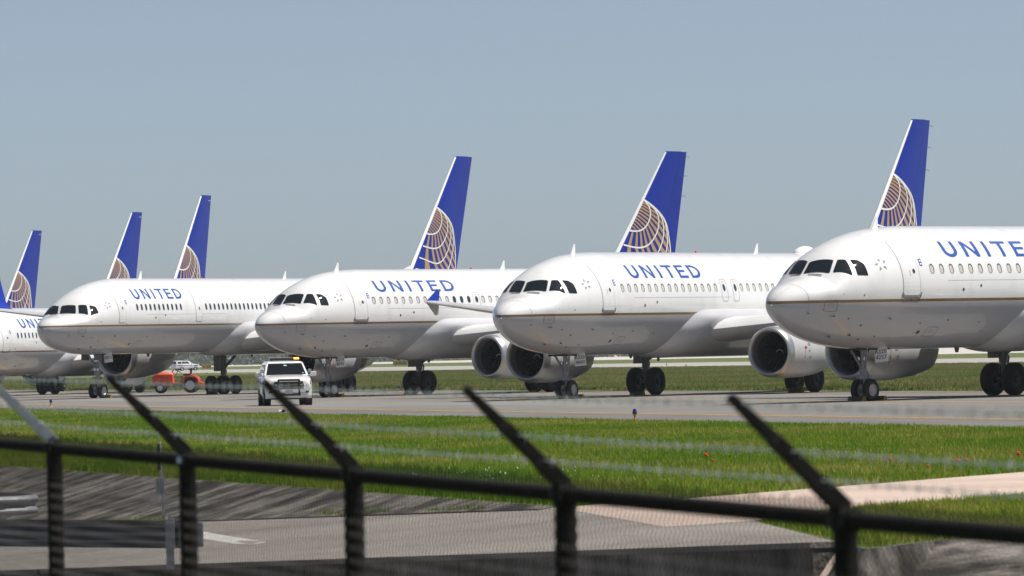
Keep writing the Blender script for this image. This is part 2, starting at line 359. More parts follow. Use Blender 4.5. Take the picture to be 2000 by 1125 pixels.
# right-hand bank of the drain, its floor and the near verge
sheet('drain_bank',[(40,60,-.004),(4.8,59.9,-.004),(3.98,60.2,-.004),(3.17,58.,-.004),(3.05,59.6,-.02),(1.0,52,-2.5),(1.0,50,-2.5),(40,48,-2.5)],'slope_concrete',tris=[(0,1,7),(1,2,6),(1,6,7),(2,3,6),(3,4,5),(3,5,6)])
m=MB(); wa=Vector((3.08,59.75,-.06)); wb=Vector((.85,51.8,-2.45)); q=Vector((.05,-.015,0)); zz=Vector((0,0,.06))
m.hexa([wa-q,wb-q,wb+q,wa+q,wa-q+zz,wb-q+zz,wb+q+zz,wa+q+zz]); o=m.build('bank_edge',MAT['path_concrete']); o['kind']='structure'
sheet('drain_floor',[(-70,38,-2.5),(60,38,-2.5),(60,60,-2.5),(-70,140,-2.5)],'wall_concrete')
sheet('near_verge',[(-200,-60,-.6),(200,-60,-.6),(200,36,-.6),(-200,36,-.6),(-200,39,-2.5),(200,39,-2.5)],'verge_soil',tris=[(0,1,2,3),(3,2,5,4)])
# ---------------------------------------------------------------- aircraft materials
def fuselage_paint(name,zs,th):
    m=bpy.data.materials.new(name); m.use_nodes=True; N=m.node_tree.nodes; L=m.node_tree.links; b=N['Principled BSDF']
    tc=N.new('ShaderNodeTexCoord'); sx=N.new('ShaderNodeSeparateXYZ'); L.new(tc.outputs['Object'],sx.inputs[0])
    def step(v,edge):
        q=N.new('ShaderNodeMath'); q.operation='GREATER_THAN'; q.inputs[1].default_value=edge; L.new(v,q.inputs[0]); return q.outputs[0]
    def mix(f,c0,c1):
        k=N.new('ShaderNodeMix'); k.data_type='RGBA'; L.new(f,k.inputs[0])
        for i,c in((6,c0),(7,c1)):
            if isinstance(c,tuple): k.inputs[i].default_value=(*c,1)
            else: L.new(c,k.inputs[i])
        return k.outputs[2]
    z=sx.outputs[2]
    c=mix(step(z,zs-th/2),(.48,.475,.50),(.21,.115,.035)); c=mix(step(z,zs+th/2),c,(.80,.80,.80))
    # faint frame and lap seams, a little grime
    a=N.new('ShaderNodeMath'); a.operation='PINGPONG'; a.inputs[1].default_value=1.33; L.new(sx.outputs[0],a.inputs[0])
    se=N.new('ShaderNodeMath'); se.operation='LESS_THAN'; se.inputs[1].default_value=.006; L.new(a.outputs[0],se.inputs[0])
    sm=N.new('ShaderNodeMath'); sm.operation='MULTIPLY'; sm.inputs[1].default_value=.2; L.new(se.outputs[0],sm.inputs[0])
    c=mix(sm.outputs[0],c,(.25,.25,.26))
    a3=N.new('ShaderNodeMath'); a3.operation='PINGPONG'; a3.inputs[1].default_value=.46; L.new(sx.outputs[2],a3.inputs[0])
    s3=N.new('ShaderNodeMath'); s3.operation='LESS_THAN'; s3.inputs[1].default_value=.004; L.new(a3.outputs[0],s3.inputs[0])
    s4=N.new('ShaderNodeMath'); s4.operation='MULTIPLY'; s4.inputs[1].default_value=.15; L.new(s3.outputs[0],s4.inputs[0])
    c=mix(s4.outputs[0],c,(.25,.25,.26))
    mp=N.new('ShaderNodeMapping'); mp.inputs['Scale'].default_value=(.9,.9,.22); L.new(tc.outputs['Object'],mp.inputs[0])
    oi=N.new('ShaderNodeObjectInfo'); cx=N.new('ShaderNodeCombineXYZ'); ml=N.new('ShaderNodeMath'); ml.operation='MULTIPLY'; ml.inputs[1].default_value=60; L.new(oi.outputs['Random'],ml.inputs[0]); L.new(ml.outputs[0],cx.inputs[0]); L.new(cx.outputs[0],mp.inputs['Location'])
    n=N.new('ShaderNodeTexNoise'); n.inputs['Scale'].default_value=1.6; n.inputs['Detail'].default_value=7; L.new(mp.outputs[0],n.inputs[0])
    r=N.new('ShaderNodeMapRange'); r.inputs[1].default_value=.52; r.inputs[2].default_value=.8; r.inputs[3].default_value=0; r.inputs[4].default_value=.24; L.new(n.outputs['Fac'],r.inputs[0])
    c=mix(r.outputs[0],c,(.36,.34,.31))
    L.new(c,b.inputs['Base Color']); b.inputs['Roughness'].default_value=.32
    b.inputs['Coat Weight'].default_value=.85; b.inputs['Coat Roughness'].default_value=.02
    n4=N.new('ShaderNodeTexNoise'); n4.inputs['Scale'].default_value=1.1; n4.inputs['Detail'].default_value=2; L.new(tc.outputs['Object'],n4.inputs[0])
    bp=N.new('ShaderNodeBump'); bp.inputs['Strength'].default_value=.06; bp.inputs['Distance'].default_value=.02; L.new(n4.outputs['Fac'],bp.inputs['Height']); L.new(bp.outputs[0],b.inputs['Coat Normal'])
    MAT[name]=m; return m
WHITE=mat('white_paint',(.80,.80,.80),.35,coat=.4,noise=.04,nscale=.8)
GREYP=mat('grey_paint',(.47,.47,.48),.38,coat=.3,noise=.07,nscale=1.3)
WINGM=mat('wing_paint',(.56,.56,.57),.4,coat=.2,noise=.08,nscale=.9)
BARE=mat('bare_metal',(.62,.62,.63),.3,metal=.85,noise=.1,nscale=3)
LIP=mat('polished_lip',(.50,.50,.50),.36,metal=.8,noise=.08,nscale=3)
GLASS=mat('cockpit_glass',(.010,.016,.020),.03,spec=.5)
SEAL_SHADE=mat('window_seal_shade',(.10,.10,.11),.5)  # rubber rim, also the shadow painted beside the blinds
BLIND=mat('window_blind',(.55,.55,.50),.5,noise=.1)
PANE=mat('cabin_pane',(.035,.05,.06),.1,spec=.7)
SEAM=mat('panel_seam',(.40,.40,.42),.6)
BLUE=mat('livery_blue',(.008,.030,.31),.42,spec=.25,coat=.08,noise=.06,nscale=.7)
LETTER=mat('lettering_blue',(.018,.085,.36),.4,coat=.3)
GOLD=mat('livery_gold',(.43,.265,.115),.4,coat=.3)
DARK=mat('dark_interior',(.012,.012,.013),.7)
DUCT=mat('inlet_liner',(.065,.065,.07),.55)
FANM=mat('fan_blade',(.06,.06,.065),.35,metal=.7)
TYRE=mat('tyre_rubber',(.013,.013,.014),.75,noise=.2,nscale=9)
RIM=mat('wheel_rim',(.42,.42,.42),.45,metal=.4)
STRUT=mat('gear_metal',(.27,.28,.30),.4,metal=.5,noise=.15,nscale=9)
GDARK=mat('gear_dark',(.07,.07,.075),.55)
EXH=mat('exhaust_metal',(.22,.19,.165),.35,metal=.8,noise=.2,nscale=4)
LAMP=mat('lamp_glass',(.75,.77,.78),.08,metal=.6)
REDM=mat('red_mark',(.45,.02,.02),.4)
STARG=mat('star_grey',(.24,.25,.26),.5)

# ---------------------------------------------------------------- surface-hugging patches
def conform(fu,mb,loop,off,da=.12,dp=.05):
    bm=bmesh.new(); bm.faces.new([bm.verts.new((a,p,0)) for a,p in loop])
    bmesh.ops.triangulate(bm,faces=bm.faces[:])
    for ax,st in((0,da),(1,dp)):
        lo=min(v.co[ax] for v in bm.verts); hi=max(v.co[ax] for v in bm.verts); k=lo+st
        while k<hi-1e-4:
            co=[0,0,0]; co[ax]=k; no=[0,0,0]; no[ax]=1
            bmesh.ops.bisect_plane(bm,geom=bm.verts[:]+bm.edges[:]+bm.faces[:],plane_co=co,plane_no=no); k+=st
    bm.verts.index_update(); vs=[]
    for v in bm.verts:
        p=fu.pt(v.co.x,v.co.y); n=fu.nrm(v.co.x,v.co.y); vs.append(tuple(p[i]+off*n[i] for i in range(3)))
    mb.add(vs,[[v.index for v in f.verts] for f in bm.faces]); bm.free()
def hug(fu,a,p,off):
    q=fu.pt(a,p); n=fu.nrm(a,p); return tuple(q[i]+off*n[i] for i in range(3))
def ribbon(fu,mb,outer,inner,off,closed=True):
    n=len(outer); P=[hug(fu,a,p,off) for a,p in outer]+[hug(fu,a,p,off) for a,p in inner]
    mb.add(P,[(i,(i+1)%n,n+(i+1)%n,n+i) for i in range(n if closed else n-1)])
def rrect(a0,a1,p0,p1,ra,rp,n=5,sl=0):
    """rounded rectangle in (a, ph), dense along the long sides"""
    out=[]
    for (ca,cp_,s) in ((a1-ra,p1-rp,0),(a0+ra,p1-rp,1),(a0+ra,p0+rp,2),(a1-ra,p0+rp,3)):
        for i in range(n+1):
            t=PI/2*(s+i/n); out.append((ca+ra*math.cos(t),cp_+rp*math.sin(t)))
    d=[]
    for i,q in enumerate(out):
        r=out[(i+1)%len(out)]; k=max(1,int(abs(r[1]-q[1])/.06),int(abs(r[0]-q[0])/.3))
        for j in range(k): d.append((q[0]+(r[0]-q[0])*j/k,q[1]+(r[1]-q[1])*j/k))
    return d
def seam_ring(fu,mb,a0,a1,p0,p1,w,off,ra=.12):
    R_=2.0
    ribbon(fu,mb,rrect(a0,a1,p0,p1,ra,ra/R_),rrect(a0+w,a1-w,p0+w/R_,p1-w/R_,max(ra-w,.01),max(ra-w,.01)/R_),off)
# letter strokes in units of cap height along v; u in metres
def letters():
    s=.17; L=[]
    def arc(cx,cy,rx,ry,t0,t1,w,n=14):
        o=[(cx+rx*math.cos(t0+(t1-t0)*i/n),cy+ry*math.sin(t0+(t1-t0)*i/n)) for i in range(n+1)]
        i_=[(cx+(rx-w)*math.cos(t0+(t1-t0)*i/n),cy+(ry-w*1.1)*math.sin(t0+(t1-t0)*i/n)) for i in range(n+1)]
        return o+i_[::-1]
    L+=[[(0,.40),(s,.40),(s,1),(0,1)],[(.60,.40),(.77,.40),(.77,1),(.60,1)],arc(.385,.40,.385,.42,PI,2*PI,s)]          # U
    u=1.15; L+=[[(u,0),(u+s,0),(u+s,1),(u,1)],[(u+.62,0),(u+.79,0),(u+.79,1),(u+.62,1)],[(u+s,1),(u+s,.72),(u+.62,0),(u+.62,.28)]]  # N
    u=2.36; L+=[[(u,0),(u+s,0),(u+s,1),(u,1)]]
    u=2.88; L+=[[(u,.83),(u+.80,.83),(u+.80,1),(u,1)],[(u+.315,0),(u+.485,0),(u+.485,.83),(u+.315,.83)]]
    u=3.93; L+=[[(u,0),(u+s,0),(u+s,1),(u,1)]]+[[(u+s,y),(u+w_,y),(u+w_,y+.17),(u+s,y+.17)] for y,w_ in((0,.70),(.43,.60),(.83,.68))]
    u=4.90; L+=[[(u,0),(u+s,0),(u+s,1),(u,1)],[(u+s,0),(u+.36,0),(u+.36,.17),(u+s,.17)],[(u+s,.83),(u+.36,.83),(u+.36,1),(u+s,1)],arc(u+.36,.5,.46,.5,-PI/2,PI/2,s,18)]
    return L
LET=letters()
def lettering(fu,a0,sc,pt,pb):
    def fn(mb):
        for k,lp in enumerate(LET):
            conform(fu,mb,[(a0+u*sc,pb+(pt-pb)*v) for u,v in lp],.006,.5,.06)
    return fn
# ---------------------------------------------------------------- builders of aircraft parts (a aft, -y port, z up)
def fus_mesh(fu,n=96):
    def fn(mb):
        st=[0]+[ (i/22)**2*1.5 for i in range(2,23)]+[1.5+.05*i for i in range(1,44)]+[3.7+.15*i for i in range(1,24)]
        st=[.006,.025]+st[1:]
        x=7.6
        while x<fu.L-.05: st.append(x); x+=.6
        st.append(fu.L); st=sorted(set(st))
        mb.loft([[fu.pt(a,2*PI*i/n) for i in range(n)] for a in st])
    return fn
def airfoil(n=10,t=.12):
    up=[]; lo=[]
    for i in range(n+1):
        x=(1-math.cos(PI*i/n))/2
        y=5*t*(.2969*math.sqrt(x)-.126*x-.3516*x*x+.2843*x**3-.1015*x**4)
        up.append((x,y*1.05)); lo.append((x,-y*.95))
    return up+lo[-2:0:-1]
def wing_mesh(secs,side):
    """secs: (lateral, a_le, a_te, z, thickness)"""
    def fn(mb):
        mb.loft([[(al+(at-al)*x,side*l,z+(at-al)*y) for x,y in airfoil(10,t)] for l,al,at,z,t in secs])
    return fn
def fin_y(x,c,t=.10):
    x=min(max(x,0),1); return c*5*t*(.2969*math.sqrt(x)-.126*x-.3516*x*x+.2843*x**3-.1036*x**4)
class Fin:
    def __init__(s,tle,tte,zt,sle,ste,zr): s.__dict__.update(locals())
    def le(s,z): return s.tle-(s.zt-z)*s.sle
    def te(s,z): return s.tte-(s.zt-z)*s.ste
    def surf(s,a,z,off):
        c=s.te(z)-s.le(z); return (a,-(fin_y((a-s.le(z))/c,c)+off),z)
    def panel(s,x0,x1,z0,z1,nz=10,nx=8,grow=0):
        def fn(mb):
            secs=[]
            for k in range(nz+1):
                z=z0+(z1-z0)*k/nz; c=s.te(z)-s.le(z); xs=[x0+(x1-x0)*(1-math.cos(PI*i/nx))/2 for i in range(nx+1)]
                L_=[(s.le(z)+c*x,-(fin_y(x,c)+grow),z) for x in xs]; secs.append(L_+[(p[0],-p[1],z) for p in L_[::-1]])
            mb.loft(secs)
        return fn
# globe emblem: nested arcs that leave one point on the leading edge, gold ribs across them; (da, dz) in metres from that point
def globe_arcs():
    px=lambda pts:[((x-325+.0219*(y-540))/4.327/16.5,-(y-540)/4.327/33.8) for x,y in pts]
    A=[[(325,540),(312,570),(298,605),(282,645),(266,685),(250,727),(235,768)],
       [(325,540),(348,600),(350,655),(335,710),(308,752),(272,771),(235,768)],
       [(325,540),(384,625),(398,710),(375,800),(325,872),(262,891),(195,870)],
       [(325,540),(408,650),(427,760),(408,870),(355,975),(280,1016),(158,967)],
       [(325,540),(423,665),(448,800),(438,920),(400,1045),(330,1120),(122,1060)],
       [(325,540),(432,680),(462,840),(468,1000),(462,1130),(420,1230),(85,1160)]]
    out=[]
    for c in A:
        q=px(c); f1=mono(list(range(7)),[p[0] for p in q]); 
        xs=[p[0] for p in q]; zs=[p[1] for p in q]
        def cat(v,t):
            i=min(int(t),5); u=t-i; g=lambda k:v[max(0,min(6,k))]
            return .5*((2*g(i))+(-g(i-1)+g(i+1))*u+(2*g(i-1)-5*g(i)+4*g(i+1)-g(i+2))*u*u+(-g(i-1)+3*g(i)-3*g(i+1)+g(i+2))*u**3)
        out.append(lambda t,xs=xs,zs=zs,cat=cat:(cat(xs,t*6),cat(zs,t*6)))
    return out
ARCS=globe_arcs()
def globe(fin,drop,what):
    z0=fin.zt-drop; a0=fin.le(z0)+.02
    def P(t,j):
        i=min(int(j),4); u=j-i; p,q=ARCS[i](t),ARCS[i+1](t); return (p[0]+(q[0]-p[0])*u,p[1]+(q[1]-p[1])*u)
    def S_(p,off):
        z=max(z0+p[1],fin.zr-.6); a=max(a0+p[0],fin.le(z)+.02); return fin.surf(min(a,fin.te(z)-.02),z,off)
    def ribs(mb):
        nr=11
        for k in range(nr):
            t0=.10+.89*k/nr; wd=(.66-.28*k/nr)/nr*.89
            for j in range(20):
                q=[]
                for dt,jj in((0,j/4),(wd,j/4),(wd,(j+1)/4),(0,(j+1)/4)): q.append(S_(P(t0+dt,jj),.012))
                mb.add(q,[(0,1,2,3)])
    def lines(mb):
        for j in range(1,6):
            n=44; L_=[P(i/n,j) for i in range(n+1)]; o=[]; w_=.04
            for i in range(n+1):
                a_,b_=L_[max(0,i-1)],L_[min(n,i+1)]; dx,dz=b_[0]-a_[0],b_[1]-a_[1]; l=math.hypot(dx,dz) or 1
                o.append((S_((L_[i][0]-dz/l*w_,L_[i][1]+dx/l*w_),.018),S_((L_[i][0]+dz/l*w_,L_[i][1]-dx/l*w_),.018)))
            mb.add([p for q in o for p in q],[(2*i,2*i+1,2*i+3,2*i+2) for i in range(n)])
    return ribs if what=='ribs' else lines
# engines: profile along +a
def engine(key,parent,a,y,z,Rr,Ln,core,side,cowlmat):
    loc=(a,y,z); X=(1,0,0)
    cowl=part('engine',key+'cowl',lambda m:m.lathe((0,0,0),X,[(.36,.965*Rr),(.9,.995*Rr),(1.6,Rr),(2.3,.985*Rr),(Ln*.8,.9*Rr),(Ln,.74*Rr),(Ln+.01,.70*Rr),(Ln-.5,.72*Rr)],40),cowlmat,parent,True,loc=loc)
    part('inlet_lip',key+'lip',lambda m:m.lathe((0,0,0),X,[(.50,.735*Rr),(.25,.745*Rr),(.09,.775*Rr),(.015,.82*Rr),(0,.855*Rr),(.02,.89*Rr),(.09,.925*Rr),(.2,.95*Rr),(.36,.966*Rr)],40),LIP,cowl,True)
    part('inlet_duct',key+'duct',lambda m:m.lathe((0,0,0),X,[(.50,.735*Rr),(.9,.77*Rr),(1.25,.78*Rr)],36),DUCT,cowl,True)
    def fan(m):
        m.cur=0; m.lathe((1.3,0,0),X,[(0,.78*Rr),(.02,.02)],36)
        m.cur=1
        for k in range(28):
            t=2*PI*k/28; c,s_=math.cos(t),math.sin(t); c2,s2=math.cos(t+.16),math.sin(t+.16)
            r1,r2=.2*Rr,.77*Rr
            m.add([(1.12,r1*c,r1*s_),(1.10,r2*c,r2*s_),(1.27,r2*c2,r2*s2),(1.24,r1*c2,r1*s2)],[(0,1,2,3)])
    part('fan',key+'fan',fan,[DARK,FANM],cowl)
    def spin(m):
        m.cur=0; m.lathe((.78,0,0),X,[(0,.005),(.05,.05*Rr),(.2,.13*Rr),(.36,.2*Rr)],24)
        m.cur=1; m.tube([(.80+.20*i/12-.02,(.05+.07*i/12)*Rr*math.cos(i*.30)*1.05,(.05+.07*i/12)*Rr*math.sin(i*.30)*1.05) for i in range(13)],.012,5)
    part('spinner',key+'spin',spin,[FANM,WHITE],cowl,True)
    part('exhaust_cone',key+'exh',lambda m:m.lathe((0,0,0),X,[(Ln-.5,.60*Rr),(Ln,.55*Rr),(Ln+core*.55,.40*Rr),(Ln+core*.56,.36*Rr),(Ln+core*.5,.24*Rr),(Ln+core,.02)],32),EXH,cowl,True)
    def pyl(m):
        h=Rr+.55
        m.loft([[(x0,-.16,zz),(x1,-.16,zz),(x1,.16,zz),(x0,.16,zz)] for x0,x1,zz in ((1.3,Ln+.6,.75*Rr),(1.7,Ln+1.6,h*.82),(2.6,Ln+2.2,h+.05))])
    part('pylon',key+'pyl',pyl,cowlmat,cowl,bevel=.04)
    def marks(m):
        # stencilled red arrow and grey data plates on the outer cowl
        def pt(x,t,o=.006):
            r=.998*Rr+o; return (x,-r*math.cos(t),r*math.sin(t))
        m.cur=0
        for x0,x1,t0,t1 in ((1.15,1.18,-.5,.05),(1.12,1.30,.10,.20)): m.add([pt(x0,t0),pt(x1,t0),pt(x1,(t0+t1)/2),pt(x0,(t0+t1)/2),pt(x1,t1),pt(x0,t1)],[(0,1,2,3),(3,2,4,5)])
        m.cur=1
        for x0,x1,t0,t1 in ((1.42,1.62,.22,.32),(1.42,1.55,-.02,.06),(1.5,1.66,-.25,-.18),(1.35,1.38,-.3,-.27)): m.add([pt(x0,t0),pt(x1,t0),pt(x1,t1),pt(x0,t1)],[(0,1,2,3)])
    part('stencil',key+'mk',marks,[REDM,STARG],cowl)
    return cowl
def tyre_mesh(r,w_):
    def fn(m): m.lathe((0,-w_/2,0),(0,1,0),[(.02*w_,.55*r),(0,.75*r),(.06*w_,.9*r),(.2*w_,.985*r),(.42*w_,r),(.58*w_,r),(.8*w_,.985*r),(.94*w_,.9*r),(w_,.75*r),(.98*w_,.55*r)],28)
    return fn
def rim_mesh(r,w_):
    def fn(m):
        for s_ in(-1,1):
            m.lathe((0,0,0),(0,s_,0),[(w_*.46,.60*r),(w_*.465,.53*r),(w_*.30,.47*r),(w_*.26,.26*r),(w_*.40,.22*r),(w_*.46,.14*r),(w_*.46,.01)],20)
    return fn
def wheels(parent,key,r,w_,offs,rim=None):
    for (x,y) in offs:
        part('tyre',key+'t',tyre_mesh(r,w_),TYRE,parent,True,loc=(x,y,r)); part('rim',key+'r',rim_mesh(r,w_),rim or RIM,parent,True,loc=(x,y,r))
def nose_gear(parent,key,a,zb,r,w_,sp,plate=None,lights=False):
    def fn(m):
        m.cyl((0,0,r),(-.02,0,.95*zb*.62),.065,.07,14); m.cyl((-.02,0,zb*.5),(-.05,0,zb+.25),.085,.095,14)
        m.cyl((0,-sp/2,r),(0,sp/2,r),.05,n=10)
        for s_ in(-1,1): m.cyl((-.03,s_*.06,zb*.62),(-.35,s_*.42,zb+.22),.045,n=8)
        m.cyl((.1,0,r+.15),(.22,0,zb*.5),.025,n=6); m.cyl((.22,0,zb*.5),(.06,0,zb*.66),.03,n=6)
        m.box((-.02,0,zb*.47),(.26,.46,.10)); m.cyl((-.05,-.28,zb*.47),(-.05,.28,zb*.47),.055,n=10)
        m.box((.02,.14,zb*.58),(.10,.10,.22)); m.cyl((-.1,0,zb*.70),(.34,0,zb+.1),.03,n=6)
        m.box((.1,-.12,zb*.35),(.06,.05,.18)); m.tube([(-.08,.07,zb*.9),(-.14,.1,zb*.6),(-.08,.09,zb*.35),(.0,.08,r+.05)],.012,5)
    g=part('nose_gear',key+'ng',fn,STRUT,parent,True,loc=(a,0,0))
    wheels(g,key+'nw',r,w_,((0,-sp/2),(0,sp/2)))
    def lamps(m):
        L_=((-.16,zb*.86),(.0,zb*.86),(.16,zb*.86),(-.09,zb*.66),(.09,zb*.66)) if lights else ((-.15,zb*.83),(.15,zb*.83))
        for y,z in L_:
            m.cur=0; m.cyl((-.13,y,z),(-.05,y,z),.085,.06,14); m.cur=1; m.cyl((-.137,y,z),(-.131,y,z),.07,n=14)
    part('taxi_lamp',key+'nl',lamps,[GDARK,LAMP],g,True)
    def well(m):
        m.box((.1,0,zb+.05),(1.7,.72,.12))
    part('gear_bay',key+'nb',well,DARK,g)
    for s_ in((-1,1) if lights else ()):
        part('gear_door',key+'nd%d'%s_,lambda m:m.hexa([(-1.25,s_*.36,zb+.02),(-.35,s_*.36,zb+.0),(-.35,s_*.39,zb+.0),(-1.25,s_*.39,zb+.02),(-1.2,s_*.44,zb-.34),(-.4,s_*.44,zb-.36),(-.4,s_*.47,zb-.36),(-1.2,s_*.47,zb-.34)]) if False else m.hexa([(-.9,s_*.40,zb-.28),(-.2,s_*.40,zb-.30),(-.2,s_*.43,zb-.30),(-.9,s_*.43,zb-.28),(-.95,s_*.36,zb+.05),(-.15,s_*.36,zb+.03),(-.15,s_*.39,zb+.03),(-.95,s_*.39,zb+.05)]),mat('door_inner',(.11,.11,.115),.6),g,bevel=.01)
    if plate:
        lines,size=plate
        # number plate on the leg door behind the strut, facing forward
        pl=part('number_plate',key+'np',lambda m:m.box((0,0,0),(.02,.46,.50)),WHITE,g,bevel=.02,loc=(.33,-.46,zb-.17))
        pl.rotation_euler=(R(-6),0,R(22))
        me=text_mesh('txt'+lines,lines,size,mat('plate_ink',(.03,.03,.10),.6))
        t=link('plate_text',me,g); 
        t.matrix_local=Matrix.Translation((.33,-.46,zb-.17))@Matrix.Rotation(R(22),4,'Z')@Matrix.Rotation(R(-6),4,'X')@Matrix.Translation((-.014,0,0))@Matrix.Rotation(R(-90),4,'Z')@Matrix.Rotation(R(90),4,'X')
    return g
def main_gear(parent,key,a,l,r,w_,sp,zb,bogie=0,side=1):
    y=side*l
    def fn(m):
        m.cyl((0,0,r),(0,0,r+.75),.10,.10,14); m.cyl((0,0,r+.6),(0,-side*.1,zb+.5),.15,.19,14)
        m.cyl((0,-sp/2,r),(0,sp/2,r),.07,n=10)
        m.cyl((0,-side*.05,r+.9),(0,-side*1.5,zb+.45),.08,n=8); m.cyl((.2,0,r+.3),(.34,0,r+.75),.035,n=6); m.cyl((.34,0,r+.75),(.1,0,r+1.05),.04,n=6)
        m.tube([(-.16,0,zb),(-.19,.03,r+.8),(-.15,.05,r+.2)],.018,5)
        if bogie: m.box((0,0,r),(bogie+.2,.2,.22)); 
        for k in((-bogie/2,bogie/2) if bogie else ()): m.cyl((k,-sp/2,r),(k,sp/2,r),.06,n=8)
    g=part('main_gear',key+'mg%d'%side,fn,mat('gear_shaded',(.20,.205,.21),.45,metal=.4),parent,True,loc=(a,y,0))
    offs=[(x,s_*sp/2) for x in((-bogie/2,bogie/2) if bogie else (0,)) for s_ in(-1,1)]
    wheels(g,key+'mw',r,w_,offs,mat('rim_shaded',(.045,.045,.048),.5,metal=.4))  # darker copy of the nose-wheel rim; underbelly shade put into its colour
    part('gear_door',key+'md%d'%side,lambda m:m.hexa([(-.5,side*.26,r+.75),(.45,side*.26,r+.75),(.45,side*.30,r+.75),(-.5,side*.30,r+.75),(-.75,side*.12,zb+.5),(.75,side*.12,zb+.5),(.75,side*.16,zb+.5),(-.75,side*.16,zb+.5)]),GREYP,g,bevel=.01)
    return g
# ---------------------------------------------------------------- airliner types
def quad_pane(pts): return pts
TYPES={
 'a320':dict(fu=airbus(37.57),paint=fuselage_paint('airbus_paint',3.345,.095),zb=1.73),
 'a319':dict(fu=airbus(33.84),paint=MAT['airbus_paint'],zb=1.83),
 'b757':dict(fu=b757(),paint=fuselage_paint('narrow_paint',3.79,.085),zb=2.3),
 'b737':dict(fu=b737(),paint=fuselage_paint('low_paint',2.64,.085),zb=1.26)}
for k,d in TYPES.items():
    ty=k; fu=d['fu']; dd=37.57-fu.L
    if k in('a320','a319'):
        d.update(dz=.10 if k=='a319' else 0,
          panes=[[(2.18,-.58),(2.64,-.488),(2.43,-.115),(2.01,-.115)],[(2.04,-.045),(2.39,-.045),(2.61,.481),(2.20,.643)],
                 [(2.27,.711),(2.68,.552),(2.85,.676),(2.68,1.122)],[(2.97,.745),(3.18,.834),(3.30,.979),(3.26,1.251),(2.86,1.166)]],
          door=(4.80,5.70,.635,1.725),win=(6.42-(.2 if k=='a319' else 0),.531,1.283,.085,.118),let=(7.38-(.72 if k=='a319' else 0),1.0,.755,1.075),
          star=(3.98,1.095,.30),exits=[(14.28,14.78),(15.2,15.7)] if k=='a320' else [(13.45,13.95)],
          wing=[(1.2,12.7,20.0,2.62,.15),(1.95,13.3,19.9,2.68,.15),(6.4,15.75,19.85,3.10,.125),(12,18.95,21.75,3.68,.115),(16.6,21.1,22.6,4.15,.11),(17.05,21.45,22.65,4.20,.08)],
          wd=-1.6 if k=='a319' else 0, fair=(10.7+(-1.4 if k=='a319' else 0),22.5,2.28,1.58,3.52),
          eng=(11.3,5.75,1.70,1.07,4.2 if k=='a320' else 3.5,.9 if k=='a320' else 1.5),
          gear=(5.07,.38,.21,.50,17.71-(1.59 if k=='a319' else 0),3.8,.585,.42,.93,0),
          fin=Fin(34.65-dd+(.0),36.35-dd,11.76,.83,.22,5.55),drop=2.4,stab=[(.3,31.6-dd,35.6-dd,4.9,.1),(6.2,34.6-dd,36.2-dd,5.5,.09)],
          ant=(5.6,20.4-dd*.7))
    elif k=='b757':
        d.update(dz=0,
          panes=[[(2.38,-1.02),(2.50,-.90),(2.41,-.323),(1.86,-.20)],[(1.88,-.115),(2.36,-.19),(2.41,.341),(2.07,.532)],
                 [(2.45,.436),(2.63,.704),(2.27,1.098),(2.13,.647)],[(2.71,.795),(2.94,.982),(2.89,1.279),(2.37,1.213)]],
          door=(4.50,5.16,.65,1.76),door2=(12.0,12.66,.81,1.745),win=(6.31,.4265,1.345,.092,.095),let=(6.27,.835,.785,1.115),star=(3.75,1.13,.30),exits=[],
          wing=[(1.2,16.6,26.2,2.95,.14),(1.88,17.0,26.0,3.0,.14),(6.5,20.0,25.3,3.55,.12),(13,23.1,26.2,4.30,.11),(20.1,25.6,27.5,4.98,.10)],wd=0,fair=(15.2,29,2.2,2.05,3.95),
          eng=(16.9,6.5,2.30,1.33,4.6,1.4),gear=(5.2,.395,.22,.56,23.5,3.66,.51,.37,.86,1.14),
          fin=Fin(43.4,45.35,13.32,.85,.32,6.1),drop=2.94,stab=[(.3,40,44.8,5.3,.1),(7.6,45,47,5.9,.09)],ant=(9.3,24))
    else:
        d.update(dz=0,panes=[[(2.2,-.7),(2.45,-.6),(2.42,-.1),(2.06,-.1)],[(2.06,.05),(2.40,.05),(2.50,.40),(2.15,.52)],[(2.5,.48),(2.72,.75),(2.35,1.0),(2.2,.62)],[(2.80,.80),(3.0,.95),(2.92,1.2),(2.45,1.1)]],
          door=(3.68,4.50,.72,1.86),win=(5.58,.508,1.40,.09,.10),let=(6.33,1.0,.85,1.165),star=(3.2,1.2,.28),exits=[],
          wing=[(1.2,12.8,20.6,2.0,.14),(1.88,13.2,20.5,2.05,.14),(5.5,15.6,20.0,2.5,.12),(16.8,21.4,23.0,3.7,.10)],wd=0,fair=(11.2,23,2.15,1.08,2.75),
          eng=(12.9,4.83,1.40,1.02,3.3,1.3),gear=(4.0,.345,.2,.46,19.6,2.86,.565,.40,.86,0),
          fin=Fin(36.8,38.4,12.42,.84,.24,5.1),drop=3.2,stab=[(.3,33.5,37.5,4.9,.1),(7.1,37.0,38.8,5.4,.09)],ant=(6.0,22))
def pane_mesh(fu,lp):
    c=(sum(p[0] for p in lp)/len(lp),sum(p[1] for p in lp)/len(lp))
    def fn(m):
        n=len(lp); L_=[]
        for i in range(n):          # rounded corners
            p,q,r=lp[i-1],lp[i],lp[(i+1)%n]
            for w1,w0,w2 in ((.09,.91,0),(.025,.95,.025),(0,.91,.09)): L_.append(tuple(p[x]*w1+q[x]*w0+r[x]*w2 for x in(0,1)))
        m.cur=1; conform(fu,m,[tuple(c[x]+(q[x]-c[x])*1.035 for x in(0,1)) for q in L_],.008,.05,.05)
        m.cur=0; conform(fu,m,L_,.016,.05,.05)
    return fn
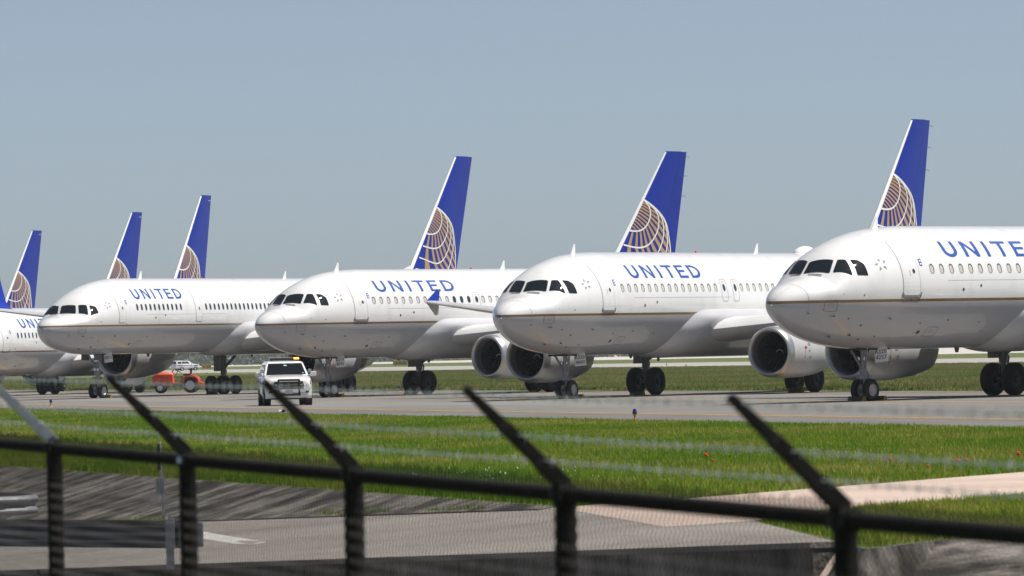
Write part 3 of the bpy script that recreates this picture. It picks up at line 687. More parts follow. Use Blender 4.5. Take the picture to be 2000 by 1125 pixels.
def window_mesh(fu,pc,hp,ha,blind):
    def fn(m):
        n=14; a0=10.
        def ov(sa,sp_,da=0,dp=0):
            o=[]
            for i in range(n):
                t=2*PI*i/n; c,s_=math.cos(t),math.sin(t)
                o.append((a0+da+ha*sa*math.copysign(abs(c)**.75,c),pc+dp+hp*sp_*math.copysign(abs(s_)**.8,s_)))
            return o
        m.cur=0; P=[hug(fu,a,p,.004) for a,p in ov(1,1)]; m.add(P,[tuple(range(n))])
        m.cur=1; P=[hug(fu,a,p,.008) for a,p in (ov(.72,.80,-.022,.012) if blind else ov(.84,.88))]; m.add(P,[tuple(range(n))])  # blind shifted off centre; the wide dark rim left paints its recess shadow
    return fn
def build_airliner(ty,X,Y,deg,label,plate=None,detail=True,nwin=0,satcom=False,blinds=True):
    d=TYPES[ty]; fu=d['fu']; k=ty; dz=(0,0,d['dz'])
    root=empty('airliner',(X,Y,0),R(deg)); tag(root,label,'airplane','airliners parked along the taxiway')
    paint=d['paint']
    f=part('fuselage',k+'fus',fus_mesh(fu),paint,root,True,loc=dz)
    # wing box fairing: a blister that swells out of the lower fuselage
    a0,a1,hw_,zb_,zt_=d['fair']
    def fair(m):
        sm=lambda u:(lambda v:v*v*(3-2*v))(min(1,max(0,u)))
        secs=[]; nj=84
        for i in range(141):
            a=a0-.2+(a1-a0+.4)*i/140; L_=[]
            ft,fb,fw,fc=fu.prof(a); pt_=fu.phi(a,zt_)
            for j in range(nj+1):
                ph=pt_+(2*PI-2*pt_)*j/nj; x,y,z=fu.pt(a,ph); n=fu.nrm(a,ph)
                v=min(1,max(0,(z-fb)/(zt_-fb)))
                s0=a0+1.7*v**2.2; s1=a1-2.6*v
                o_=.36*math.sqrt(max(0,sm((a-s0)/1.5)))*sm((s1-a)/3.5)*math.sqrt(sm((zt_-z)/.30)) 
                o_*=.55+.45*abs(n[1])
                o_-=.035
                L_.append((x+n[0]*o_,y+n[1]*o_,z+n[2]*o_))
            secs.append(L_)
        m.loft(secs,close=False,cap=False)
    part('belly_fairing',k+'fair',fair,fuselage_fair(k),root,True,loc=dz)
    for s_,nm in((-1,'p'),(1,'s')):
        secs=[(l,a+d['wd'],b+d['wd'],z,t) for l,a,b,z,t in d['wing']]
        wg=part('wing',k+'wing'+nm,wing_mesh(secs,s_),WINGM,root,True,loc=dz)
        l,a,b,z,t=secs[-1]
        if ty[0]=='a':
            part('wingtip_fence',k+'wf'+nm,lambda m:m.hexa([(a+.1,s_*(l),z),(b-.1,s_*l,z),(b-.1,s_*(l+.05),z),(a+.1,s_*(l+.05),z),(a+1.15,s_*(l+.14),z+.52),(b+.22,s_*(l+.14),z+.48),(b+.22,s_*(l+.16),z+.48),(a+1.15,s_*(l+.16),z+.52)]),BLUE,wg,bevel=.01)
            part('lower_fence',k+'wl'+nm,lambda m:m.hexa([(a+.9,s_*(l+.06),z-.6),(b+.0,s_*(l+.06),z-.55),(b+.0,s_*(l+.09),z-.55),(a+.9,s_*(l+.09),z-.6),(a+.1,s_*l,z-.01),(b-.1,s_*l,z-.01),(b-.1,s_*(l+.05),z-.01),(a+.1,s_*(l+.05),z-.01)]),WINGM,wg,bevel=.01)
        elif ty=='b757':
            wl=[(0,0,0,2.0),(.35,.12,.25,1.85),(.62,.45,.5,1.6),(.95,1.3,1.0,1.2),(1.35,2.35,1.75,.65)]
            def wlt(m):
                secs_=[]
                for o_,h_,sw,ch in wl: 
                    tt=.09*ch; nx=8
                    q=[]
                    for x,yv in airfoil(8,.10): q.append((a+sw+ch*x,s_*(l+o_)-s_*yv*ch*min(1,h_*1.2),z+h_+yv*ch*max(0,1-h_*1.2)))
                    secs_.append(q)
                m.cur=0; m.loft(secs_)
            part('winglet',k+'wl'+nm,wlt,BLUE,wg,True)
        # slat and flap lines, flap-track fairings
        def canoe(m,li):
            if 1:
                q0,q1=secs[1],secs[-1]; L_=q0[0]+(q1[0]-q0[0])*li; te=np.interp(L_,[q[0] for q in secs],[q[2] for q in secs]); zz=np.interp(L_,[q[0] for q in secs],[q[3] for q in secs])
                m.lathe((te-1.7,s_*L_,zz-.28),(1,0,.06),[(0,.01),(.25,.11),(.8,.17),(1.6,.15),(2.4,.02)],10)
        for li in(.3,.5,.72): part('flap_fairing',k+'cn%g'%li+nm,lambda m:canoe(m,li),WINGM,wg,True)
        st=part('tailplane',k+'st'+nm,wing_mesh(d['stab'],s_),WINGM,root,True,loc=dz)
    ea,el,ez,er,eln,ec=d['eng']; ea+=d['wd']
    for s_ in(-1,1): engine(k+'e%d'%s_,root,ea,s_*el,ez+(.06 if d['dz'] else 0),er,eln,ec,s_,GREYP if ty!='b757' else GREYP)
    g=d['gear']
    nose_gear(root,k+(plate[0] if plate else ''),g[0],d['zb'],g[1],g[2],g[3],plate,lights=ty=='b757')
    for s_ in(-1,1): main_gear(root,k,g[4],g[5],g[6],g[7],g[8],d['zb'],g[9],s_)
    # fin: blue skin, white leading edge, rudder, gold globe with white arcs
    fn=d['fin']
    fin=part('tail_fin',k+'fin',fn.panel(.0,.70,fn.zr-.3,fn.zt),BLUE,root,True)
    part('leading_edge',k+'fle',fn.panel(-.004,.030,fn.zr-.3,fn.zt-.05,grow=.014),WHITE,fin,True)
    zc=fn.zt-(.34 if ty in('b737',) else 0)
    part('rudder',k+'rud',fn.panel(.703,1.0,fn.zr+.2,zc-.02),BLUE,fin,True)
    if zc<fn.zt: part('fin_cap',k+'fcap',fn.panel(.703,1.0,zc+.03,fn.zt),BLUE,fin,True)
    part('globe_ribs',k+'gr',globe(fn,d['drop'],'ribs'),GOLD,fin,fix=True); part('globe_arcs',k+'ga',globe(fn,d['drop'],'lines'),WHITE,fin,fix=True)
    def dors(m):
        zt=fn.zr+.9; m.loft([[(fn.le(zt)-3.2,-.03,fn.zr+.02),(fn.le(zt)+.2,-.22,fn.zr-.1),(fn.le(zt)+.2,.22,fn.zr-.1),(fn.le(zt)-3.2,.03,fn.zr+.02)],[(fn.le(zt)-.1,-.03,zt),(fn.le(zt)+.3,-.12,zt),(fn.le(zt)+.3,.12,zt),(fn.le(zt)-.1,.03,zt)]])
    part('dorsal_fillet',k+'dor',dors,WHITE,fin,True)
    if ty=='a320' or ty=='a319':
        part('static_wick',k+'sw',lambda m:[m.cyl((fn.te(z)-.02,0,z),(fn.te(z)+.32,0,z-.03),.012,n=4) for z in(fn.zt-.25,fn.zt-1.2,fn.zt-2.2)],GDARK,fin)['kind']='stuff'
    if not detail: return root
    # cockpit
    for i,lp in enumerate(d['panes']):
        part('cockpit_window',k+'cp%d'%i,pane_mesh(fu,lp),[GLASS,SEAM],root,True,loc=dz)
    for i in (2,3): part('cockpit_window',k+'cq%d'%i,pane_mesh(fu,[(a,-p) for a,p in d['panes'][i]]),[GLASS,SEAM],root,True,loc=dz)
    # cabin windows on the side that is seen
    w0,pit,pc,hp,ha=d['win']; ex=d['exits']; a=w0
    key=k+'win%d'%blinds
    for i in range(nwin):
        aa=w0+pit*i
        if ty=='b757':
            if i>10: aa=13.10+pit*1.0*(i-11)
        if any(e0-.15<aa<e1+.15 for e0,e1 in ex): continue
        bl=blinds and not (ty=='a319' and i in(11,12,13))
        o=part('cabin_window',k+'win%d'%bl,window_mesh(fu,pc,hp,ha,bl),[SEAL_SHADE,BLIND if bl else PANE],f,loc=(aa-10,0,0))
    # doors
    def door(a0,a1,p0,p1,sill):
        def fn_(m):
            m.cur=0; conform(fu,m,rrect(a0+.03,a1-.03,p0+.015,p1-.015,.10,.05),.010,.3,.07)
            m.cur=1; seam_ring(fu,m,a0,a1,p0,p1,.035,.005)
            m.cur=2; pm=p0+(p1-p0)*.62; P=[hug(fu,a1-.28+.07*math.cos(t),pm+.042*math.sin(t),.014) for t in [2*PI*q/12 for q in range(12)]]; m.add(P,[tuple(range(12))])
            m.cur=1; conform(fu,m,[(a0+.40,pm-.02),(a0+.43,pm-.02),(a0+.43,pm+.08),(a0+.40,pm+.08)],.014)
            if sill:
                m.cur=3; ribbon(fu,m,[(a0-.06,p1-.06),(a0-.03,p1+.02),(a0+.06,p1+.045),(a1-.06,p1+.045),(a1+.03,p1+.02),(a1+.06,p1-.06)],[(a0+.0,p1-.06),(a0+.03,p1-.005),(a0+.08,p1+.012),(a1-.08,p1+.012),(a1-.03,p1-.005),(a1+.0,p1-.06)],.018,False)
        return fn_
    mats_=[paint,SEAM,PANE,mat('scuff_plate',(.26,.26,.27),.4,metal=.5)]
    part('door',k+'door',door(*d['door'],ty!='b757'),mats_,f)
    if 'door2' in d: part('door',k+'door2',door(*d['door2'],False),mats_,f)
    for i,(e0,e1) in enumerate(ex):
        def exm(m):
            m.cur=1; seam_ring(fu,m,e0,e1,1.10,1.565,.028,.005,.14); m.cur=0
            m.cur=2; P=[hug(fu,(e0+e1)/2+.10*math.cos(t),1.285+.078*math.sin(t),.009) for t in [2*PI*q/12 for q in range(12)]]; m.add(P,[tuple(range(12))])
            m.cur=3; P=[hug(fu,(e0+e1)/2-.03+.03*math.cos(t),1.165+.016*math.sin(t),.009) for t in [2*PI*q/8 for q in range(8)]]; m.add(P,[tuple(range(8))])
        part('exit_hatch',k+'ex%d'%i,exm,[paint,SEAM,PANE,REDM],f)
    L_=d['let']
    part('lettering',k+'let',lettering(fu,*L_),LETTER,f)
    sa,sp_,sr_=d['star']
    def star(m):
        for i in range(5):
            t=PI/2+2*PI*i/5; c,s_=math.cos(t),math.sin(t)
            def q(r,dt): return (sa+r*math.cos(t+dt),sp_-r*math.sin(t+dt)/1.95)
            conform(fu,m,[q(sr_,0),q(sr_*.62,.42),q(sr_*.40,-.35)],.006)
    part('star_emblem',k+'star',star,STARG,f)
    # blue notice by the door, ports, probes, drain masts, access panels
    da=d['door'][1]; dp=d['door'][2]
    def card(m):
        m.cur=0; pz=dp+.46; conform(fu,m,[(da+.12,pz),(da+.26,pz),(da+.26,pz+.13),(da+.12,pz+.13)],.006)
        m.cur=1
        for u in(.025,.08): conform(fu,m,[(da+.15,pz+u),(da+.23,pz+u),(da+.23,pz+u+.03),(da+.15,pz+u+.03)],.009)
    part('notice',k+'card',card,[LETTER,WHITE],f)
    def ports(m):
        rr=random.Random(5)
        m.cur=0
        lst=[(8.03,1.626,.055),(8.99,1.566,.05),(3.21,2.258,.045),(6.28,2.397,.085),(3.0,1.65,.03),(1.12,2.05,.04),(2.55,2.12,.035),(7.55,2.15,.04),(6.1,2.2,.03),(4.2,2.5,.04),(3.6,2.62,.05),(9.3,2.2,.03),(5.25,1.79,.035),(1.1,1.6,.02),(2.2,1.55,.02)]
        for a_,p_,r_ in lst:
            P=[hug(fu,a_+r_*math.cos(t),p_+r_*.5*math.sin(t),.007) for t in [2*PI*q/10 for q in range(10)]]; m.add(P,[tuple(range(10))])
        for a_,p_,l_,b_ in ((1.95,2.06,.16,.03),(3.0,2.5,.14,.06),(2.3,2.65,.12,.02),(4.4,2.1,.12,.03)):
            m.tube([hug(fu,a_,p_,.0),hug(fu,a_+.02,p_,.07),hug(fu,a_-l_,p_-b_*.3,.075)],.018,5)
    part('probe',k+'ports',ports,GDARK,f)['kind']='stuff'
    RO=mat('red_outline',(.30,.09,.08),.5)
    for q,(b0,b1,q0,q1,ca,cp_) in enumerate(((1.56,1.99,1.665,1.96,1.78,1.80),(6.65,7.25,2.28,2.50,6.95,2.38))):
        def pnl(m):
            m.cur=0; seam_ring(fu,m,b0,b1,q0,q1,.016,.006,.07); m.cur=1
            o_=[(ca+.10*math.cos(t),cp_+.05*math.sin(t)) for t in [2*PI*q/14 for q in range(14)]]; i_=[(ca+.075*math.cos(t),cp_+.037*math.sin(t)) for t in [2*PI*q/14 for q in range(14)]]
            ribbon(fu,m,o_,i_,.007)
        part('access_panel',k+'pan%d'%q,pnl,[RO,SEAM],f)
    def rad(m):
        n=60; ra=1.08; o_=[(ra,-PI+2*PI*i/n) for i in range(n)]; ribbon(fu,m,o_,[(ra+.014,p) for a_,p in o_],.004)
    part('radome_joint',k+'rad',rad,SEAM,f)
    for p_ in(.35,1.79): part('lightning_strip',k+'ls%g'%p_,lambda m:ribbon(fu,m,[(.25+.8*i/8,p_+(.05*i/8 if p_>1 else 0)) for i in range(9)],[(.25+.8*i/8,p_+.012+(.05*i/8 if p_>1 else 0)) for i in range(9)],.006,False),SEAM,f)
    part('lap_joint',k+'lap',lambda m:ribbon(fu,m,[(7.2+i*.6,pc+.19) for i in range(14)],[(7.2+i*.6,pc+.196) for i in range(14)],.003,False),SEAM,f)
    part('rain_gutter',k+'gut',lambda m:ribbon(fu,m,[(d['door'][0]-.3+i*.18,d['door'][2]-.07-.004*i) for i in range(8)],[(d['door'][0]-.3+i*.18,d['door'][2]-.064-.004*i) for i in range(8)],.004,False),SEAM,f)
    def blade(m,a_,h,c):
        zt=fu.prof(a_)[0]-.03; m.hexa([(a_,-.025,zt),(a_+c,-.02,zt),(a_+c,.02,zt),(a_,.025,zt),(a_+c*.75,-.012,zt+h),(a_+c*1.05,-.01,zt+h),(a_+c*1.05,.01,zt+h),(a_+c*.75,.012,zt+h)])
    for i,aa in enumerate(d['ant']): part('antenna',k+'ant%d'%i,lambda m:blade(m,aa,.42,.34),WHITE,f,bevel=.006)
    def beacon(m):
        a_=15.6; zt=fu.prof(a_)[0]; m.lathe((a_,0,zt-.03),(0,0,1),[(0,.06),(.05,.06),(.09,.045),(.11,.01)],12)
    part('beacon',k+'bc',beacon,mat('beacon_red',(.55,.02,.015),.2,coat=.5),f,True)
    # small drain masts and blade aerial below
    def masts(m):
        for a_,h in((12.2 if ty[0]=='a' else 20.5,.30),(10.0,.16)):
            zb_=fu.prof(a_)[1]; m.hexa([(a_+.06,-.012,zb_-h),(a_+.2,-.012,zb_-h),(a_+.2,.012,zb_-h),(a_+.06,.012,zb_-h),(a_,-.02,zb_+.03),(a_+.26,-.02,zb_+.03),(a_+.26,.02,zb_+.03),(a_,.02,zb_+.03)])
    part('drain_mast',k+'dm',masts,GDARK,f)
    def wiper(m):
        for (a_,p_,a2,p2) in ((2.0,.12,2.06,.50),(2.0,-.12,2.10,-.45)) if ty!='b757' else ((2.0,.0,2.02,.36),(2.0,-.15,2.05,-.6)):
            m.tube([hug(fu,a_+(a2-a_)*i/5,p_+(p2-p_)*i/5,.025) for i in range(6)],.014,5)
    part('wiper',k+'wip',wiper,GDARK,f)
    if satcom:
        def dome(m):
            a_=24.0; zt=fu.prof(a_)[0]; secs=[]
            for i in range(13):
                u=i/12; e=max(.03,math.sin(PI*u)**.55); secs.append([(a_+1.6*u,.42*e*math.cos(t),zt-.06+.36*e*math.sin(t)) for t in [PI*q/10 for q in range(11)]])
            m.loft(secs)
        part('antenna_dome',k+'dome',dome,WHITE,f,True)
    return root
FAIRM={}
def fuselage_fair(k):
    if k not in FAIRM: FAIRM[k]=mat('fairing_paint',(.56,.56,.58),.34,coat=.7,noise=.05,nscale=.9)
    return FAIRM[k]
P1=build_airliner('a320',8.344,209.494,48.36,'nearest white airliner, rightmost in the row, its tail cut off by the frame',('A320\n4257',.19),nwin=30)
P2=build_airliner('a320',-.584,250.191,58.217,'white airliner second from the right, with two hatches over its wing',('A320\n4660',.19),nwin=30,satcom=True)
P3=build_airliner('a319',-11.848,293.16,50.604,'white airliner third from the right, parked right behind the oncoming white patrol car',('A319\n4035',.19),nwin=26)
P4=build_airliner('b757',-24.325,329.666,60.719,'long white airliner with blunt nose and dark cabin windows, behind the red tug',('0853',.2),nwin=46,blinds=False)
P5=build_airliner('b737',-32.989,372.557,68.823,'low white airliner cut off by the left edge, partly behind the blunt nosed one',nwin=34,blinds=False)
P6=build_airliner('b737',-41.617,414.777,65.92,'far airliner of which mainly the middle of the three small left tails shows',detail=False)
P7=build_airliner('b737',-52.676,468.639,65.91,'farthest airliner, its tail the leftmost blue one in the row',detail=False)
# ---------------------------------------------------------------- patrol car
CARW=mat('car_white',(.78,.78,.78),.28,coat=.8,noise=.03,nscale=1.5); CARB=mat('car_blue',(.02,.035,.22),.3,coat=.8)
CGLASS=mat('car_glass',(.008,.010,.012),.05,spec=.3); CBLACK=mat('car_black',(.014,.014,.015),.45); CHROME=mat('chrome',(.55,.55,.56),.18,metal=.95)
AMBER=mat('amber_lamp',(.9,.35,.04),.3,emit=(1.0,.38,.05,3.0)); HEADL=mat('headlamp',(.75,.76,.78),.08,metal=.3,coat=1); HEADON=mat('headlamp_lit',(.9,.85,.7),.2,emit=(1,.72,.4,.35))
TAIL=mat('tail_lamp',(.35,.015,.015),.2,coat=.6); PLATE=mat('licence_plate',(.62,.64,.66),.4,noise=.1,nscale=20); BOW=mat('emblem_gold',(.55,.36,.08),.35,metal=.5)
def patrol_car(loc,rz,label,scale=1,near=True):
    r=empty('patrol_car',loc,rz); tag(r,label,'car'); r.scale=(scale,)*3
    K='suv'
    def sec(x,w_,zb,zt,sh):
        h=[(0,zt+.03),(w_*.55,zt+.02),(w_*.84,zt-.01),(w_*.95,zt-sh*.35),(w_,zt-sh),(w_*1.005,.80),(w_*.985,zb+.14),(w_*.93,zb+.03),(w_*.6,zb),(0,zb)]
        return [(x,y,z) for y,z in h]+[(x,-y,z) for y,z in h[-2:0:-1]]
    def body(m):
        m.loft([sec(x,w_,zb,zt,sh) for x,w_,zb,zt,sh in ((-2.58,.90,.55,1.22,.12),(-2.50,.97,.50,1.30,.12),(-2.2,1.0,.42,1.33,.12),(-1.3,1.02,.36,1.33,.12),(.3,1.02,.36,1.31,.12),(1.05,1.02,.36,1.29,.13),(1.6,1.01,.38,1.25,.15),(2.15,1.0,.40,1.19,.17),(2.40,.97,.42,1.14,.18),(2.52,.90,.46,1.08,.18),(2.56,.84,.50,1.02,.16))])
    b=part('body',K+'body',body,CARW,r,32)
    def cab(m):
        def rg(x,w_,z): return [(x,w_,z),(x,w_*.6,z+.0),(x,-w_*.6,z),(x,-w_,z)]
        lo=[(1.12,.94),(-2.50,.93)]; 
        q=[(1.18,.95,1.28),(1.18,-.95,1.28),(-2.52,-.94,1.28),(-2.52,.94,1.28)]
        m.loft([[(1.18,.95,1.27),(1.18,-.95,1.27),(-2.52,-.95,1.27),(-2.52,.95,1.27)],[(.42,.78,1.80),(.42,-.78,1.80),(-2.34,-.78,1.80),(-2.34,.78,1.80)],[(.30,.72,1.86),(.30,-.72,1.86),(-2.25,-.72,1.87),(-2.25,.72,1.87)],[(.05,.55,1.89),(.05,-.55,1.89),(-2.1,-.55,1.90),(-2.1,.55,1.90)]])
    part('cabin',K+'cab',cab,CARW,r,30,bevel=.03)
    def lerp(a,b,t): return tuple(a[i]+(b[i]-a[i])*t for i in range(3))
    def facepane(c00,c10,c11,c01,u0,u1,v0,v1,n):
        P=lambda u,v:lerp(lerp(c00,c10,u),lerp(c01,c11,u),v)
        return [tuple(P(u,v)[i]+n[i] for i in range(3)) for u,v in((u0,v0),(u1,v0),(u1,v1),(u0,v1))]
    ws=((1.18,.95,1.27),(1.18,-.95,1.27),(.42,-.78,1.80),(.42,.78,1.80))
    part('windshield',K+'ws',lambda m:m.add(facepane(*ws,.05,.95,.06,.95,(.012,0,.016)),[(0,1,2,3)]),CGLASS,r)
    rw=((-2.52,-.95,1.27),(-2.52,.95,1.27),(-2.34,.78,1.80),(-2.34,-.78,1.80))
    part('rear_window',K+'rw',lambda m:m.add(facepane(*rw,.08,.92,.08,.92,(-.016,0,.006)),[(0,1,2,3)]),CGLASS,r)
    for s_ in(-1,1):
        sd_=((1.18,s_*.95,1.27),(-2.52,s_*.95,1.27),(-2.34,s_*.78,1.80),(.42,s_*.78,1.80))
        for i,(u0,u1) in enumerate(((.17,.385),(.41,.64),(.67,.93))):
            part('side_window',K+'sw%d%d'%(s_,i),lambda m:m.add(facepane(*sd_,u0,u1,.10,.90,(0,s_*.014,.005)),[(0,1,2,3)]),CGLASS,r)
        part('stripe',K+'st%d'%s_,lambda m:(m.hexa([(-2.3,s_*1.005,.98),(2.05,s_*1.0,.90),(2.05,s_*1.024,.90),(-2.3,s_*1.028,.98),(-2.3,s_*.995,1.16),(2.15,s_*.985,1.06),(2.15,s_*1.016,1.06),(-2.3,s_*1.022,1.16)])),CARB,r)
        part('fender_stripe',K+'fs%d'%s_,lambda m:m.hexa([(2.02,s_*.99,.90),(2.47,s_*.90,.90),(2.49,s_*.955,.90),(2.05,s_*1.022,.90),(2.02,s_*.97,1.08),(2.44,s_*.88,1.03),(2.46,s_*.925,1.03),(2.05,s_*1.015,1.08)]),CARB,r)
        hl=part('headlight',K+'hl%d'%s_,lambda m:m.hexa([(2.40,s_*.62,.80),(2.30,s_*.96,.82),(2.42,s_*.96,.83),(2.585,s_*.62,.80),(2.36,s_*.62,1.02),(2.26,s_*.96,1.03),(2.40,s_*.94,1.03),(2.555,s_*.62,1.01)]),CBLACK,r,bevel=.015)
        part('lamp_bulb',K+'hb%d'%s_,lambda m:m.lathe((2.47,s_*.78,.945),(1,0,0),[(0,.075),(.08,.075),(.095,.05),(.10,.005)],14),HEADON if near else HEADL,hl,True)
        part('lamp_bulb',K+'hc%d'%s_,lambda m:m.lathe((2.48,s_*.76,.835),(1,0,0),[(0,.045),(.08,.045),(.095,.005)],12),HEADL,hl,True)
        part('tail_light',K+'tl%d'%s_,lambda m:m.box((-2.52,s_*.90,1.05),(.14,.13,.42)),TAIL,r,bevel=.02)
        mr=part('mirror',K+'mi%d'%s_,lambda m:(m.box((.86,s_*1.17,1.33),(.16,.26,.20)),m.box((.88,s_*1.0,1.29),(.10,.16,.06))),CARW,r,bevel=.035)
        part('spotlight',K+'sp%d'%s_,lambda m:(m.lathe((.93,s_*1.02,1.47),(1,0,0),[(-.14,.02),(-.06,.075),(.03,.085),(.035,.01)],12),m.cyl((.86,s_*1.0,1.44),(.82,s_*.93,1.38),.018,n=6)),CHROME,r,True)
        for x in(1.62,-1.33):
            part('wheel_arch',K+'wa',lambda m:m.lathe((0,0,0),(0,1,0),[(-.15,.47),(.15,.47),(.15,.02)],24),CBLACK,r,loc=(x,s_*.88,.44))
            wh=part('wheel',K+'wh',tyre_mesh(.405,.28),TYRE,r,True,loc=(x,s_*.90,.405))
            part('rim',K+'wr',rim_mesh(.41,.29),CHROME,wh,True)
    gr=part('grille',K+'gr',lambda m:m.hexa([(2.52,-.64,.66),(2.52,.64,.66),(2.60,.64,.66),(2.60,-.64,.66),(2.48,-.62,1.03),(2.48,.62,1.03),(2.56,.62,1.03),(2.56,-.62,1.03)]),CBLACK,r,bevel=.015)
    part('grille_bar',K+'gb',lambda m:m.box((2.575,0,.885),(.05,1.22,.05)),CHROME,gr,bevel=.01)
    part('grille_trim',K+'gt',lambda m:m.box((2.56,0,.715),(.05,1.24,.03)),CHROME,gr,bevel=.008)
    part('emblem',K+'em',lambda m:m.add([(2.607,y,z) for y,z in((-.13,.862),(-.05,.862),(-.06,.845),(.05,.845),(.06,.862),(.12,.862),(.13,.908),(.05,.908),(.06,.925),(-.05,.925),(-.06,.908),(-.12,.908))],[tuple(range(12))]),BOW,gr)
    bp=part('front_bumper',K+'fb',lambda m:m.loft([[(x,y,z) for x,z in((2.40+dx*.3,.30),(2.56+dx,.32),(2.62+dx,.42),(2.64+dx,.58),(2.62+dx,.70),(2.45+dx*.3,.71))] for y,dx in((-.99,-.22),(-.80,-.05),(-.4,0),(.4,0),(.8,-.05),(.99,-.22))]),CARW,r,bevel=.02)
    part('air_intake',K+'ai',lambda m:m.box((2.60,0,.47),(.07,1.0,.11)),CBLACK,bp)
    for s_ in(-1,1): part('fog_slot',K+'fo%d'%s_,lambda m:m.box((2.565,s_*.72,.58),(.07,.25,.09),rz=-s_*.25),CBLACK,bp)
    part('skid_strip',K+'sk',lambda m:m.box((2.46,0,.285),(.2,1.5,.05)),CBLACK,bp,bevel=.01)
    part('rear_bumper',K+'rb',lambda m:m.box((-2.56,0,.60),(.20,1.94,.26)),CARW,r,bevel=.04)
    part('licence_plate',K+'lp',lambda m:m.box((2.68,0,.58),(.02,.32,.16)),PLATE,r)
    def bar(m):
        for s_ in(-1,1):
            m.tube([(2.72,s_*.44,.46),(2.74,s_*.44,.8),(2.71,s_*.44,1.09)],.042,8)
        m.tube([(2.71,-.46,1.08),(2.71,.46,1.08)],.044,8); m.tube([(2.735,-.44,.90),(2.735,.44,.90)],.016,6); m.tube([(2.735,-.44,.72),(2.735,.44,.72)],.03,8)
        for s_ in(-1,1): m.box((2.62,s_*.44,.56),(.22,.05,.12))
    part('push_bar',K+'pb',bar,CBLACK,r,True)
    def lb(m):
        m.cur=0; m.box((.0,0,1.945),(.30,1.22,.03)); m.cur=1; m.box((.0,0,1.992),(.27,1.22,.062)); m.cur=0
        for s_ in(-1,1): m.box((.0,s_*.55,1.93),(.10,.05,.08))
        m.cur=2; m.box((.0,0,2.032),(.28,1.24,.016))
    lbo=part('light_bar',K+'lb',lb,[CBLACK,mat('lightbar_lens',(.06,.06,.065),.15,coat=.8),mat('lightbar_top',(.4,.4,.41),.4)],r,bevel=.008)
    part('beacon_lamp',K+'bl',lambda m:m.box((.02,.52,1.995),(.29,.22,.075)),AMBER,lbo,bevel=.01)
    if near:
        part('windshield_sticker',K+'ss',lambda m:m.add(facepane(*ws,.46,.54,.72,.82,(.018,0,.024)),[(0,1,2,3)]),mat('sticker',(.35,.5,.45),.4),r)
        part('windshield_sticker',K+'s2',lambda m:m.add(facepane(*ws,.09,.13,.12,.19,(.018,0,.024)),[(0,1,2,3)]),mat('sticker2',(.3,.42,.55),.4),r)
    part('front_seat',K+'se',lambda m:[m.box((.1,s_*.42,1.35),(.16,.45,.5)) for s_ in(-1,1)],CBLACK,r,bevel=.05)
    return r
SUV_YAW=R(-90+6)
patrol_car((-9.12,253.6,.012),SUV_YAW,'white patrol car with push bar and lit amber roof lamp driving toward the viewer',.93)
far_car=patrol_car((-64.9,1262,.03),R(33),'tiny white and blue patrol car far off on the parallel taxiway, above the red tug',1.04,near=False)

